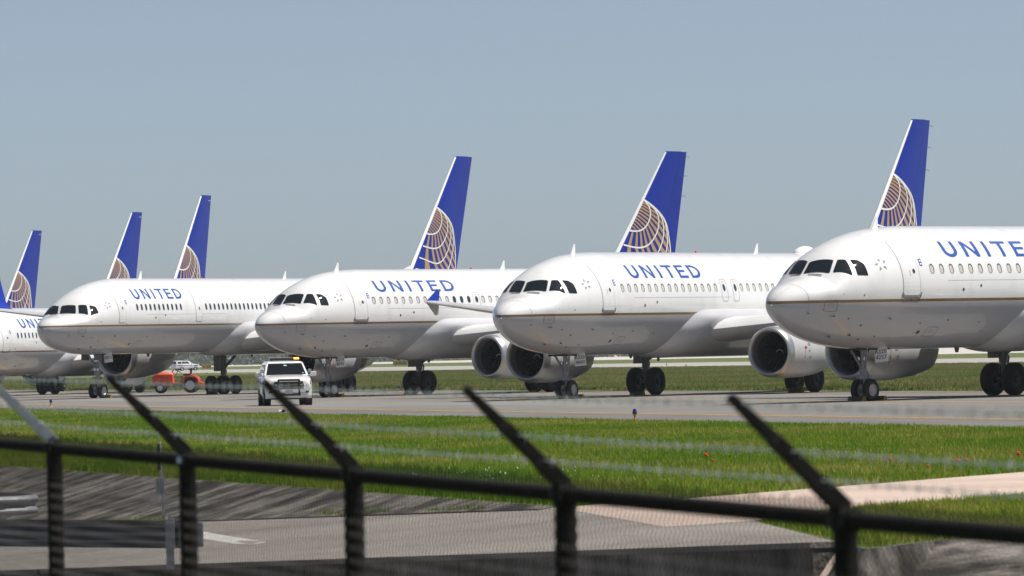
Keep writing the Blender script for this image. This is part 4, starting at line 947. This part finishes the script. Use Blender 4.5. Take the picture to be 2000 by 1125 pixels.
# ---------------------------------------------------------------- red tug (small tractor)
TRED=mat('tug_red',(.74,.075,.012),.5,coat=.15,noise=.18,nscale=4)
def tug(loc,rz):
    r=empty('tug',loc,rz); tag(r,'red airport tug tractor with white wheel centres standing under the blunt nosed airliner','tractor')
    part('hood','tghood',lambda m:m.loft([[(x,y,z) for y,z in((-w_,zb),(-w_,zt-.1),(-w_*.8,zt),(w_*.8,zt),(w_,zt-.1),(w_,zb))] for x,w_,zb,zt in((1.28,.46,.50,1.02),(1.22,.50,.42,1.13),(1.0,.50,.42,1.20),(.15,.50,.42,1.20),(.08,.48,.45,1.17))]),TRED,r,30,bevel=.015)
    part('hood_panel','tgpan',lambda m:m.box((.60,0,1.212),(.55,.55,.02)),mat('tug_label',(.72,.72,.74),.4),r)
    def louv(m):
        for s_ in(-1,1):
            for i in range(4): m.box((.62,s_*.505,1.0-.035*i),(.72-.05*i,.02,.016))
    part('louvre','tglou',louv,mat('tug_light_red',(.55,.07,.02),.4),r)['kind']='stuff'
    part('front_bumper','tgbump',lambda m:m.box((1.34,0,.42),(.16,1.0,.26)),CBLACK,r,bevel=.02)
    part('grille','tggr',lambda m:m.box((1.285,0,.78),(.03,.66,.38)),CBLACK,r)
    part('chassis','tgch',lambda m:(m.box((.1,0,.42),(2.2,.42,.14)),m.box((-.35,0,.50),(.9,.95,.06))),CBLACK,r,bevel=.01)
    part('floor_step','tgfl',lambda m:m.box((-.20,0,.56),(.62,1.04,.07)),TRED,r,bevel=.01)
    for s_ in(-1,1):
        def fen(m):
            n=10; P=[]
            for i in range(n+1):
                t=PI*(.02+.80*i/n); P.append([(-.95+.56*math.cos(t),s_*.36,.44+.56*math.sin(t)),(-.95+.56*math.cos(t),s_*.74,.44+.56*math.sin(t)),(-.95+.60*math.cos(t),s_*.74,.44+.60*math.sin(t)),(-.95+.60*math.cos(t),s_*.36,.44+.60*math.sin(t))])
            m.loft(P)
        part('rear_fender','tgfe%d'%s_,fen,TRED,r)
        wh=part('rear_wheel','tgrw',tyre_mesh(.44,.30),TYRE,r,True,loc=(-.95,s_*.58,.44)); 
        part('rim','tgrr',lambda m:[m.lathe((0,q*.10,0),(0,q,0),[(.05,.265),(.055,.21),(.02,.17),(.03,.01)],20) for q in(-1,1)],mat('tug_rim',(.55,.57,.60),.4,metal=.2),wh,True)
        wf=part('front_wheel','tgfw',tyre_mesh(.31,.24),TYRE,r,True,loc=(.82,s_*.50,.31))
        part('rim','tgfr',lambda m:[m.lathe((0,q*.08,0),(0,q,0),[(.045,.16),(.05,.12),(.02,.10),(.06,.04),(.06,.005)],16) for q in(-1,1)],MAT['tug_rim'],wf,True)
    part('rear_body','tgrb',lambda m:m.hexa([(-1.45,-.36,.5),(-.62,-.36,.5),(-.62,.36,.5),(-1.45,.36,.5),(-1.38,-.36,.95),(-.58,-.36,.98),(-.58,.36,.98),(-1.38,.36,.95)]),TRED,r,bevel=.02)
    part('hitch_arm','tgha',lambda m:m.hexa([(-1.85,-.14,.36),(-1.30,-.30,.40),(-1.30,.30,.40),(-1.85,.14,.36),(-1.85,-.14,.50),(-1.30,-.30,.74),(-1.30,.30,.74),(-1.85,.14,.50)]),TRED,r,bevel=.015)
    part('hitch','tghi',lambda m:m.lathe((-1.88,0,.43),(0,1,0),[(-.18,.10),(-.18,.03),(.18,.03),(.18,.10),(-.18,.10)],14),mat('hitch_grey',(.5,.5,.5),.5),r,True)
    part('seat','tgse',lambda m:(m.box((-.72,0,1.05),(.44,.46,.10)),m.box((-.96,0,1.27),(.09,.44,.34),ry=-.15)),CBLACK,r,bevel=.03)
    part('steering_column','tgsc',lambda m:m.tube([(.06,0,.9),(-.18,0,1.26)],.022,6),CBLACK,r)
    def swh(m):
        c=Vector((-.20,0,1.28)); d=Vector((-.55,0,.83)).normalized(); u=Vector((0,1,0)); v=d.cross(u)
        m.tube([c+.20*(math.cos(t)*u+math.sin(t)*v) for t in [2*PI*i/18 for i in range(18)]],.016,6,True)
        for t in(0,2.1,4.2): m.tube([c,c+.2*(math.cos(t)*u+math.sin(t)*v)],.012,5)
    part('steering_wheel','tgsw',swh,CBLACK,r)
    part('control_lever','tgcl',lambda m:[m.tube([(-.45,y,.6),(-.35,y,1.02)],.014,5) for y in(-.2,.22)],CBLACK,r)
    part('exhaust_stack','tgex',lambda m:m.tube([(.14,.30,1.15),(.05,.30,1.36)],.03,8),CBLACK,r)
    return r
tug((-19.75,371.9,.012),R(180-3))

# ---------------------------------------------------------------- wheel chocks
CHOCK=mat('chock_rubber',(.05,.045,.02),.7); CHY=mat('chock_yellow',(.26,.17,.015),.6)
def chock(pl,la,ly,label,flip=1):
    t=pl.rotation_euler.z; c,s_=math.cos(t),math.sin(t); x=pl.location.x+la*c-ly*s_; y=pl.location.y+la*s_+ly*c
    def fn(m):
        m.cur=0; m.hexa([(-.12,-.30,0),(.12,-.30,0),(.12,.30,0),(-.12,.30,0),(-.05,-.30,.17),(.04,-.30,.17),(.04,.30,.17),(-.05,.30,.17)])
    def cap(m):
        for q in(-1,1): m.hexa([(-.121,q*.30,.001),(.121,q*.30,.001),(.121,q*.325,.001),(-.121,q*.325,.001),(-.051,q*.30,.172),(.041,q*.30,.172),(.041,q*.325,.172),(-.051,q*.325,.172)])
    o=part('wheel_chock','chock',fn,CHOCK,None); o.location=(x,y,.013); o.rotation_euler=(0,0,t if flip>0 else t+PI); tag(o,label,'wheel chock','chocks at the airliner wheels')
    part('end_cap','chockcap',cap,CHY,o)
chock(P1,5.07+.50,-.15,'black and yellow chock behind the front wheels of the nearest airliner')
chock(P1,5.07-.50,-.05,'black and yellow chock before the front wheels of the nearest airliner',-1)
chock(P2,5.07+.50,-.15,'chock behind the front wheels of the second airliner from the right')
chock(P2,17.71-.72,3.8,'chock before the far main wheels of the second airliner from the right',-1)
chock(P2,17.71-.72,-3.8,'chock before the main wheels under the near engine of the second airliner',-1)
chock(P3,5.07+.50,-.15,'chock behind the front wheels of the third airliner from the right')
chock(P3,16.12-.72,3.8,'chock before the far main wheels of the third airliner from the right',-1)
chock(P4,5.2+.52,-.15,'chock behind the front wheels of the blunt nosed airliner')
chock(P4,23.5-1.2,3.66,'chock at the four wheel bogie beside the red tug',-1)

# ---------------------------------------------------------------- taxiway edge lights, guidance signs
def edge_light(x,y,label,grp='blue taxiway edge lights',z=0):
    o=empty('edge_light',(x,y,z)); tag(o,label,'light',grp)
    part('base_plate','el_b',lambda m:m.cyl((0,0,0),(0,0,.02),.13,.11,14),mat('light_orange',(.55,.20,.03),.5),o)
    part('stem','el_s',lambda m:m.lathe((0,0,.02),(0,0,1),[(0,.05),(.03,.028),(.12,.024),(.15,.045),(.18,.06)],10),MAT['light_orange'],o,True)
    part('lens','el_l',lambda m:m.lathe((0,0,.20),(0,0,1),[(0,.062),(.03,.066),(.10,.05),(.13,.03),(.135,.002)],12),mat('light_blue',(.015,.012,.16),.2,coat=.6),o,True)
edge_light(3.157,168.05,'blue edge light on an orange stem at the grass edge, nearest of the lights')
edge_light(-20.0,275.4,'blue edge light at the left end of the near pavement edge')
edge_light(-5.96,331.3,'blue edge light just left of the main wheels of the third airliner',z=.013)
for x,y,l in((17.98,750.8,'tiny edge light on the far taxiway, seen under the second airliner from the right'),(18.54,687,'tiny edge light in front of the far taxiway, right of the second airliner\'s front leg'),(29.9,614.7,'tiny edge light on the far grass left of the nearest airliner\'s front wheels'),(-39.58,823,'tiny edge light on the far grass between the red tug and a wheel bogie')): edge_light(x,y,l,'far edge lights',.03)
kl=empty('knocked_light',(-8.07,220.04,.02),.4); tag(kl,'toppled edge light lying on the shoulder below the patrol car','light'); kl.rotation_euler=(R(82),0,.5)
part('stem','el_s',None,MAT['light_orange'],kl,True); part('lens','el_l',None,MAT['light_blue'],kl,True)
part('broken_base','kl_b',lambda m:m.cyl((0,0,-.02),(0,0,.04),.09,.07,10),WHITE,kl)
SIGNY=mat('sign_yellow',(.52,.33,.01),.5,noise=.12,nscale=1.5); INK=mat('sign_ink',(.02,.02,.02),.6)
def guide_sign(x,y,w_,h,txt,label):
    o=empty('guidance_sign',(x,y,.05)); tag(o,label,'sign')
    part('board','gs%g'%w_,lambda m:m.box((0,0,.22+h/2),(w_,.18,h)),SIGNY,o,bevel=.02)
    part('leg','gl%g'%w_,lambda m:m.cyl((-w_*.35,0,0),(-w_*.35,0,.23),.04,n=8),INK,o); part('leg','gm%g'%w_,lambda m:m.cyl((w_*.35,0,0),(w_*.35,0,.23),.04,n=8),INK,o)
    for i,(u,bw,bh) in enumerate(txt): part('sign_mark','gk%g%d'%(w_,i),lambda m:m.box((u*w_,-.093,.22+h*.5),(bw*w_,.006,bh*h)),INK,o)
guide_sign(-64.0,1330,2.0,.82,((-.27,.12,.42),(-.02,.05,.16),(.14,.10,.40),(.30,.06,.46)),'small yellow sign with black marks behind the far patrol car')
guide_sign(-21.3,1199,2.75,.80,((-.33,.05,.40),(-.22,.07,.36),(-.02,.09,.40),(.17,.06,.34),(.31,.08,.40)),'yellow guidance sign standing under the wing of the third airliner')

# ---------------------------------------------------------------- guardrails and marker post by the road
GALV=mat('galvanised',(.42,.43,.45),.42,metal=.75,noise=.18,nscale=3); GALVD=mat('weathered_steel',(.26,.26,.28),.38,metal=.65,noise=.25,nscale=2)
def wbeam(m,path,side=1,t=.006):
    prof=[(.0,-.155),(.045,-.145),(.08,-.10),(.08,-.075),(.03,-.02),(.03,.02),(.08,.075),(.08,.10),(.045,.145),(0,.155)]
    secs=[]
    n=len(path)
    for k,p in enumerate(path):
        p=Vector(p); d=(Vector(path[min(k+1,n-1)])-Vector(path[max(k-1,0)])); d.z=0; d.normalize(); q=Vector((d.y,-d.x,0))*side
        secs.append([p+q*o_+Vector((0,0,z)) for o_,z in prof]+[p+q*(o_-t)+Vector((0,0,z)) for o_,z in prof[::-1]])
    m.loft(secs)
gx0,gy0,gz0=-3.52,71.1,-.10
gr=empty('guardrail',(-3.89,71.19,-.415)); tag(gr,'dark steel guardrail with squared end plate on the near road edge','guardrail')
def glocal(p): return tuple(Vector(p)-Vector((-3.89,71.19,-.415)))
pth=[(-3.70,71.05,-.09),(-5.0,71.9,-.075),(-6.4,73.6,-.08),(-8.5,77.5,-.16),(-11.5,84,-.33),(-16,94,-.6)]
part('rail','grail',lambda m:wbeam(m,[glocal(p) for p in pth],1),GALVD,gr,35)
part('end_plate','gend',lambda m:m.box(glocal((-3.63,71.0,-.095)),(.28,.03,.275),rz=-.1),GALVD,gr,bevel=.03)
for p in((-3.865,71.08,0),(-6.9,74.5,0),(-9.5,79.6,0),(-12.5,86,0)):
    zb_=road_z(p[0],p[1])-.05; part('post','gpost',lambda m:(m.box((0,0,.26),(.09,.10,.56)),m.box((0,.0,.36),(.10,.14,.30))),GALV,gr,bevel=.006,loc=glocal((p[0],p[1],zb_)))
tm=empty('guardrail_terminal',(-8.1,101,-.75)); tag(tm,'rounded bright guardrail end with a short post, at the left foot of the concrete bank','guardrail')
def tl(p): return tuple(Vector(p)-Vector((-8.1,101,-.75)))
loop=[(-10.5,101.9,-.30),(-9.2,101.6,-.31),(-8.2,101.35,-.33),(-7.85,101.15,-.345),(-7.66,100.85,-.355),(-7.60,100.5,-.36),(-7.72,100.15,-.365),(-8.0,99.95,-.37),(-8.6,99.8,-.37),(-10.5,99.5,-.36)]
part('rail','tmrail',lambda m:wbeam(m,[tl(p) for p in loop],-1),mat('dull_galvanised',(.34,.35,.37),.6,metal=.3,noise=.2,nscale=4),tm,35)
part('post','tmpost',lambda m:m.box((-.06,-.35,.12),(.13,.13,.42)),GALV,tm,bevel=.006)
mk=empty('marker_post',(-5.12,92.6,-.52)); tag(mk,'thin metal marker post with a small grey plate at the foot of the concrete bank','post')
part('post','mkpost',lambda m:m.tube([(0,0,-.05),(-.02,0,.6),(-.045,0,1.2)],.022,8),GALV,mk)
part('plate','mkplate',lambda m:m.box((-.045,-.035,.56),(.125,.012,.235)),GALV,mk,bevel=.008)
part('bolt','mkb',lambda m:m.cyl((-.045,-.043,.65),(-.045,-.038,.65),.008,n=8),GALVD,mk); part('bolt','mkb2',lambda m:m.cyl((-.045,-.043,.47),(-.045,-.038,.47),.008,n=8),GALVD,mk)
part('upper_strap','mks',lambda m:m.box((-.055,-.028,.98),(.045,.01,.38)),mat('rusty_strap',(.13,.08,.055),.7),mk)

# ---------------------------------------------------------------- chain-link fence with barbed wire (runs alongside the camera)
FDARK=mat('fence_vinyl',(.013,.0115,.0105),.75,spec=.25,noise=.5,nscale=14); FGALV=mat('fence_galvanised',(.40,.42,.44),.35,metal=.8,noise=.15,nscale=20)
BWIRE=mat('barbed_wire_metal',(.55,.60,.60),.5,metal=.2)
def fp(k): return Vector((-2.195+.786*k,30.4-2.98*k,0))
def fz(k): return 1.434-.0248*k
fence=empty('chain_link_fence',(fp(2).x,fp(2).y,-.6)); tag(fence,'dark chain-link fence with slanted barbed wire arms crossing the foreground, out of focus','fence')
FO=Vector(fence.location)
def fl(p): return Vector(p)-FO
fd=Vector((.786,-2.98,0)).normalized(); fq=Vector((-fd.y*-1,0,0)); fq=Vector((fd.y,-fd.x,0)).normalized()
if fq.x>0: fq=-fq                                  # away from the camera side, to the left
KS=list(range(-3,8))
for k in KS:
    p=fp(k); z=fz(k)
    part('post','fpost%d'%k,lambda m:m.cyl(fl((p.x,p.y,-.62)),fl((p.x,p.y,z-.005)),.0385,n=14),FDARK,fence,True)
    part('post_cap','fcap%d'%k,lambda m:m.lathe(fl((p.x,p.y,z+.0)),(0,0,1),[(-.01,.047),(.01,.047),(.025,.04),(.035,.02)],14),FDARK if k!=1 else FGALV,fence,True)
    base=Vector((p.x,p.y,z+.03)); tip=base+fq*.34+Vector((0,0,.335))
    def arm(m):
        u=(tip-base); sid=fd*.019
        L_=[]
        for t,wd,th in((0,.034,.026),(.22,.032,.026),(.27,.026,.021),(.60,.026,.021),(.64,.022,.018),(1,.018,.012)):
            c=base+u*t; nrm_=Vector((0,0,1)).cross(fq); pp=(Vector((0,0,1))-fq).normalized()*th; L_.append([fl(c+fd*wd+pp),fl(c-fd*wd+pp),fl(c-fd*wd-pp),fl(c+fd*wd-pp)])
        m.loft(L_)
    part('barb_arm','farm%d'%k,arm,FGALV if k==0 else FDARK,fence,bevel=.003)
for k in KS[:-1]:
    a,b=fp(k),fp(k+1); part('top_rail','frail%d'%k,lambda m:m.cyl(fl((a.x,a.y,fz(k))),fl((b.x,b.y,fz(k+1))),.0265,n=12),FDARK,fence,True)
for k in KS:   # rail couplings / bands
    p=fp(k); part('rail_band','fband%d'%k,lambda m:m.cyl(fl(Vector((p.x,p.y,fz(k)))-fd*.09),fl(Vector((p.x,p.y,fz(k)))+fd*.09),.035,n=12),FDARK,fence,True)
def barbed(fr):
    def fn(m):
        k0,k1=KS[0],KS[-1]; P=[]
        for k in KS:
            base=Vector((fp(k).x,fp(k).y,fz(k)+.03)); P.append(base+(fq*.34+Vector((0,0,.335)))*(1-fr)+Vector((0,0,.012)))
        pts=[]
        for i in range(len(P)-1):
            for j in range(24):
                u=j/24; q=P[i].lerp(P[i+1],u); q.z-=.004*4*u*(1-u); pts.append(q)
        for ph in(0,PI):
            m.tube([fl(q+Vector((0,0,.0022*math.cos(i*1.9+ph)))+fq*(.0022*math.sin(i*1.9+ph))) for i,q in enumerate(pts)],.0017,4)
        for q in pts[::1]:
            for s_ in(-1,1):
                d=Vector((random.uniform(-.3,.3),random.uniform(-.3,.3),s_*random.uniform(.6,1))).normalized()
                m.tube([fl(q-d*.008+fd*.004*s_),fl(q+d*.018+fd*.004*s_)],.0017,3)
    return fn
for i,fr in enumerate((.10,.52,.78)): part('barbed_wire','fbw%d'%i,barbed(fr),BWIRE,fence)
def mesh_bay(m,k):
    """one bay of woven diamond mesh: zigzag wires, twisted tips above the rail"""
    a,b=fp(k),fp(k+1); L_=(b-a).length; nw=int(L_/.0508); H0=.0254
    for i in range(nw):
        x0=L_*i/nw; zt=fz(k)+(fz(k+1)-fz(k))*i/nw; pts=[]
        z=zt+.045; s_=0; j=0
        while z>-.05:
            xx=x0+(.0254 if j%2 else -.0254)*1.02; p=a+fd*xx+fq*(.031+(.003 if j%2 else -.003)); pts.append(fl((p.x,p.y,z))); z-=H0*1.0; j+=1
        m.tube(pts,.0032,3)
        q=a+fd*x0+fq*.031; m.tube([fl((q.x,q.y,zt+.02)),fl((q.x,q.y,zt+.048+.022*random.random()))],.0034,4)
for k in KS[1:-1]: o=part('chain_mesh','fmesh%d'%k,lambda m:mesh_bay(m,k),FDARK,fence); o['kind']='stuff'
# ---------------------------------------------------------------- grass blades (uncountable: one object per field)
def grass_mat(name,stops,sc=.16):
    m=bpy.data.materials.new(name); m.use_nodes=True; N=m.node_tree.nodes; L=m.node_tree.links; b=N['Principled BSDF']
    g=N.new('ShaderNodeNewGeometry'); n1=N.new('ShaderNodeTexNoise'); n1.inputs['Scale'].default_value=sc; n1.inputs['Detail'].default_value=5; n1.inputs['Roughness'].default_value=.65
    mp=N.new('ShaderNodeMapping'); mp.inputs['Rotation'].default_value=(0,0,-TA); mp.inputs['Scale'].default_value=(1.3,.5,0); L.new(g.outputs['Position'],mp.inputs[0]); L.new(mp.outputs[0],n1.inputs['Vector'])
    at=N.new('ShaderNodeAttribute'); at.attribute_name='rnd'
    a=N.new('ShaderNodeMath'); a.operation='MULTIPLY_ADD'; a.inputs[1].default_value=.26; a.inputs[2].default_value=-.13; L.new(at.outputs['Fac'],a.inputs[0])
    s_=N.new('ShaderNodeMath'); s_.operation='ADD'; L.new(n1.outputs['Fac'],s_.inputs[0]); L.new(a.outputs[0],s_.inputs[1])
    c=ramp(N,L,s_.outputs[0],stops); L.new(c,b.inputs['Base Color']); b.inputs['Roughness'].default_value=.7; b.inputs['Specular IOR Level'].default_value=.2
    tr=N.new('ShaderNodeBsdfTranslucent'); L.new(c,tr.inputs[0]); mx=N.new('ShaderNodeMixShader'); mx.inputs[0].default_value=.35
    L.new(b.outputs[0],mx.inputs[1]); L.new(tr.outputs[0],mx.inputs[2]); L.new(mx.outputs[0],N['Material Output'].inputs[0])
    MAT[name]=m; return m
GM=grass_mat('grass_blade',[(.26,(.085,.22,.012)),(.40,(.15,.285,.018)),(.52,(.235,.31,.03)),(.63,(.37,.35,.07)),(.76,(.50,.42,.17))])
GM2=grass_mat('infield_blade',[(.28,(.10,.19,.035)),(.42,(.16,.23,.05)),(.54,(.24,.25,.075)),(.64,(.36,.27,.14)),(.74,(.40,.29,.18))],.07)
def blades(name,P,h,wd,m,label):
    n=len(P); ang=rng.uniform(0,2*PI,n); lean=rng.uniform(0,.55,n)*h; la=rng.uniform(0,2*PI,n)
    dx,dy=np.cos(ang)*wd/2,np.sin(ang)*wd/2
    V=np.empty((n,3,3)); V[:,0]=P; V[:,1]=P; V[:,2]=P
    V[:,0,0]-=dx; V[:,0,1]-=dy; V[:,1,0]+=dx; V[:,1,1]+=dy; V[:,2,0]+=np.cos(la)*lean; V[:,2,1]+=np.sin(la)*lean; V[:,2,2]+=h
    me=bpy.data.meshes.new(name); me.vertices.add(3*n); me.vertices.foreach_set('co',V.ravel()); me.loops.add(3*n); me.loops.foreach_set('vertex_index',np.arange(3*n,dtype=np.int32))
    me.polygons.add(n); me.polygons.foreach_set('loop_start',np.arange(0,3*n,3,dtype=np.int32)); me.update(calc_edges=True)
    at=me.attributes.new('rnd','FLOAT','FACE'); at.data.foreach_set('value',rng.uniform(0,1,n).astype(np.float32))
    me.materials.append(m); o=link(name,me); tag(o,label,'grass',kind='stuff'); return o
def field(n0,n1,t0,t1,dens,ref,pw,clump=.5):
    A_=abs((n1-n0)*(t1-t0)); N_=int(A_*dens); t=rng.uniform(t0,t1,N_); n=rng.uniform(n0,n1,N_)
    x=O.x+t*tv.x+n*nv.x; y=O.y+t*tv.y+n*nv.y
    keep=(np.abs(x/y)<.105)&(y>55)&(rng.uniform(0,1,N_)<np.minimum(1,(ref/y)**pw))
    return x[keep],y[keep],n[keep]
def inpoly(x,y,poly):
    c=np.zeros(len(x),bool); j=len(poly)-1
    for i in range(len(poly)):
        xi,yi=poly[i]; xj,yj=poly[j]; c^=((yi>y)!=(yj>y))&(x<(xj-xi)*(y-yi)/(yj-yi+1e-9)+xi); j=i
    return c
# near field between the bank lip and the taxiway shoulder
x,y,n=field(NS+.02,-4.1,-145,160,230,90,1.2)
edge=rng.normal(0,.22,len(x)); k=n<-4.25+edge*1.2; x,y,n=x[k],y[k],n[k]
path_poly=[(.2,75.4),(2.29,79.6),(7.28,91.0),(27,136),(26,119.8),(6.14,76.5),(4.04,72.6),(2.53,67.8),(1.5,66),(.7,73)]
k=~inpoly(x,y,path_poly); x,y,n=x[k],y[k],n[k]
wob=.5+.5*np.sin(x*.9+y*.23)*np.sin(x*.31-y*.41)
h=(.04+.075*rng.beta(2,3,len(x)))*(.75+.5*wob); h=np.where(n<NS+.8,h*1.5,h)
blades('grass_field',np.c_[x,y,np.zeros(len(x))],h,(.012+.012*rng.random(len(x)))*np.maximum(1,y/110),GM,'bright green grass strip between the concrete bank and the taxiway')
# grass on the right, between path and drain bank
N_=120000; x=rng.uniform(2.4,13,N_); y=rng.uniform(57.5,101,N_)
poly=[(2.55,67.8),(4.04,72.7),(6.14,76.6),(26,119.8),(30,100),(30,60),(4.8,59.9),(3.98,60.1),(3.2,58.1),(3.06,60.1)]
k=inpoly(x,y,poly)&(x/y<.105); x,y=x[k],y[k]
blades('grass_corner',np.c_[x,y,np.zeros(len(x))],.04+.085*rng.beta(2,3,len(x)),.010+.010*rng.random(len(x)),GM,'green grass wedge between the pink path and the drain at the lower right')
# infield beyond the taxiway: taller, coarser
x,y,n=field(29.1,138,-160,560,18,300,.8)
h=.06+.20*rng.beta(2,4,len(x)); blades('infield_grass_tufts',np.c_[x,y,np.full(len(x),.012)],h,(.03+.05*rng.random(len(x)))*np.maximum(1,y/400),GM2,'rough infield grass behind the parked airliners')
# weeds along the kerb and the bank lip
W=[]
for i in range(2600):
    u=rng.random(); p=Vector(pL2).lerp(Vector(pR),u); W.append((p.x+rng.normal(0,.05),p.y+rng.normal(0,.05),p.z+.03))
W=np.array(W); ok=np.sin(W[:,1]*1.3)+np.sin(W[:,1]*.47+1)>.3; W=W[ok]
blades('kerb_weeds',W,.03+.07*rng.random(len(W)),np.full(len(W),.015),GM,'weeds growing along the kerb at the foot of the bank')
# wildflowers: the orange red heads can be told apart, the white ones cannot
FRED=mat('flower_red',(.62,.09,.015),.6); FSTEM=mat('flower_stem',(.06,.10,.02),.7)
def flower(x,y,label,sc=1):
    o=empty('wildflower',(x,y,0)); tag(o,label,'flower','orange red wildflowers in the grass'); o.scale=(sc*.45,sc*.45,sc*.45)
    part('stem','wfs',lambda m:m.tube([(0,0,0),(.01,0,.12),(.0,.01,.20)],.006,5),FSTEM,o)
    def head(m):
        for i in range(9):
            t=2*PI*i/9; r_=.045 if i%2 else .03; z=.19+.03*(i%3)
            m.lathe((r_*math.cos(t)*.7,r_*math.sin(t)*.7,z),(math.cos(t)*.5,math.sin(t)*.5,1),[(0,.005),(.015,.028),(.04,.026),(.055,.004)],6)
    part('flower_head','wfh',head,FRED,o)
for x,y,l,sc in((3.089,103.4,'orange red wildflower in the grass, leftmost of the large ones',1.25),(3.12,100.9,'small orange red wildflower just below the leftmost large one',.8),(5.64,96.1,'orange red wildflower right of the rightmost slanted fence arm',1.2),(5.91,91.6,'orange red wildflower closest to the pink path',.9),(6.60,95.3,'left one of a pair of orange red wildflowers near the right edge',1.0),(6.72,95.2,'right one of a pair of orange red wildflowers near the right edge',1.0),(7.78,98.8,'orange red wildflower at the right edge of the picture',1.2),(4.04,93.4,'small orange red wildflower left of the rightmost fence arm',.8)): flower(x,y,l,sc)
b_=MB()
for i in range(55):
    u=rng.random()
    if u<.6: xx=-.4+rng.normal(0,.9); yy=89+rng.normal(0,3.0)
    else:
        q=G(rng.uniform(-125,20),rng.uniform(-28,-6)); xx,yy=q[0],q[1]
    z=.13+.07*rng.random(); r_=.006+.007*rng.random()
    b_.lathe((xx,yy,z),(0,0,1),[(0,.004),(.008,r_),(.02,r_*.8),(.026,.003)],6)
tag(b_.build('white_wildflowers',mat('flower_white',(.7,.7,.74),.6)),'scattered tiny white flowers in the grass','flowers',kind='stuff')
b_=MB()
for i in range(120):
    xx=4.6+rng.normal(0,.6); yy=104+rng.normal(0,2.5); z=.12+.06*rng.random(); b_.lathe((xx,yy,z),(0,0,1),[(0,.003),(.006,.008),(.014,.002)],5)
tag(b_.build('yellow_wildflowers',mat('flower_yellow',(.6,.45,.03),.6)),'patch of tiny yellow flowers in the grass','flowers',kind='stuff')
# ---------------------------------------------------------------- far woodland on the horizon
LEAF=mat('far_leaf',(.035,.06,.03),.8,noise=.3,nscale=.2)
b_=MB()
for i in range(30000):
    xx=rng.uniform(-330,110); yy=rng.uniform(2350,2560); hh=6.5+2.5*math.sin(xx*.045)+1.5*math.sin(xx*.13+1); z=rng.uniform(.0,1)*max(3,hh); s_=rng.uniform(.45,1.1)
    d=Vector(rng.normal(0,1,3)).normalized(); e=d.orthogonal().normalized(); f_=d.cross(e); c=Vector((xx,yy,z))
    b_.add([c+s_*e,c+s_*f_*.8,c-s_*e,c-s_*f_*.8],[(0,1,2,3)])
tag(b_.build('far_woodland',LEAF,fix=False),'dark line of far woodland on the horizon, seen under the airliners','trees',kind='stuff')
# ---------------------------------------------------------------- haze: the warm-day air over the field
hz=MB(); hz.box((-300,1330,6.5),(2600,2800,23)); hm=bpy.data.materials.new('haze_air'); hm.use_nodes=True; HN=hm.node_tree.nodes
HN.remove(HN['Principled BSDF']); pv=HN.new('ShaderNodeVolumePrincipled'); pv.inputs['Color'].default_value=(.86,.90,.96,1); pv.inputs['Density'].default_value=.00008
hm.node_tree.links.new(pv.outputs[0],HN['Material Output'].inputs['Volume'])
tag(hz.build('haze',hm),'thin bluish haze lying over the whole airfield','haze',kind='stuff')
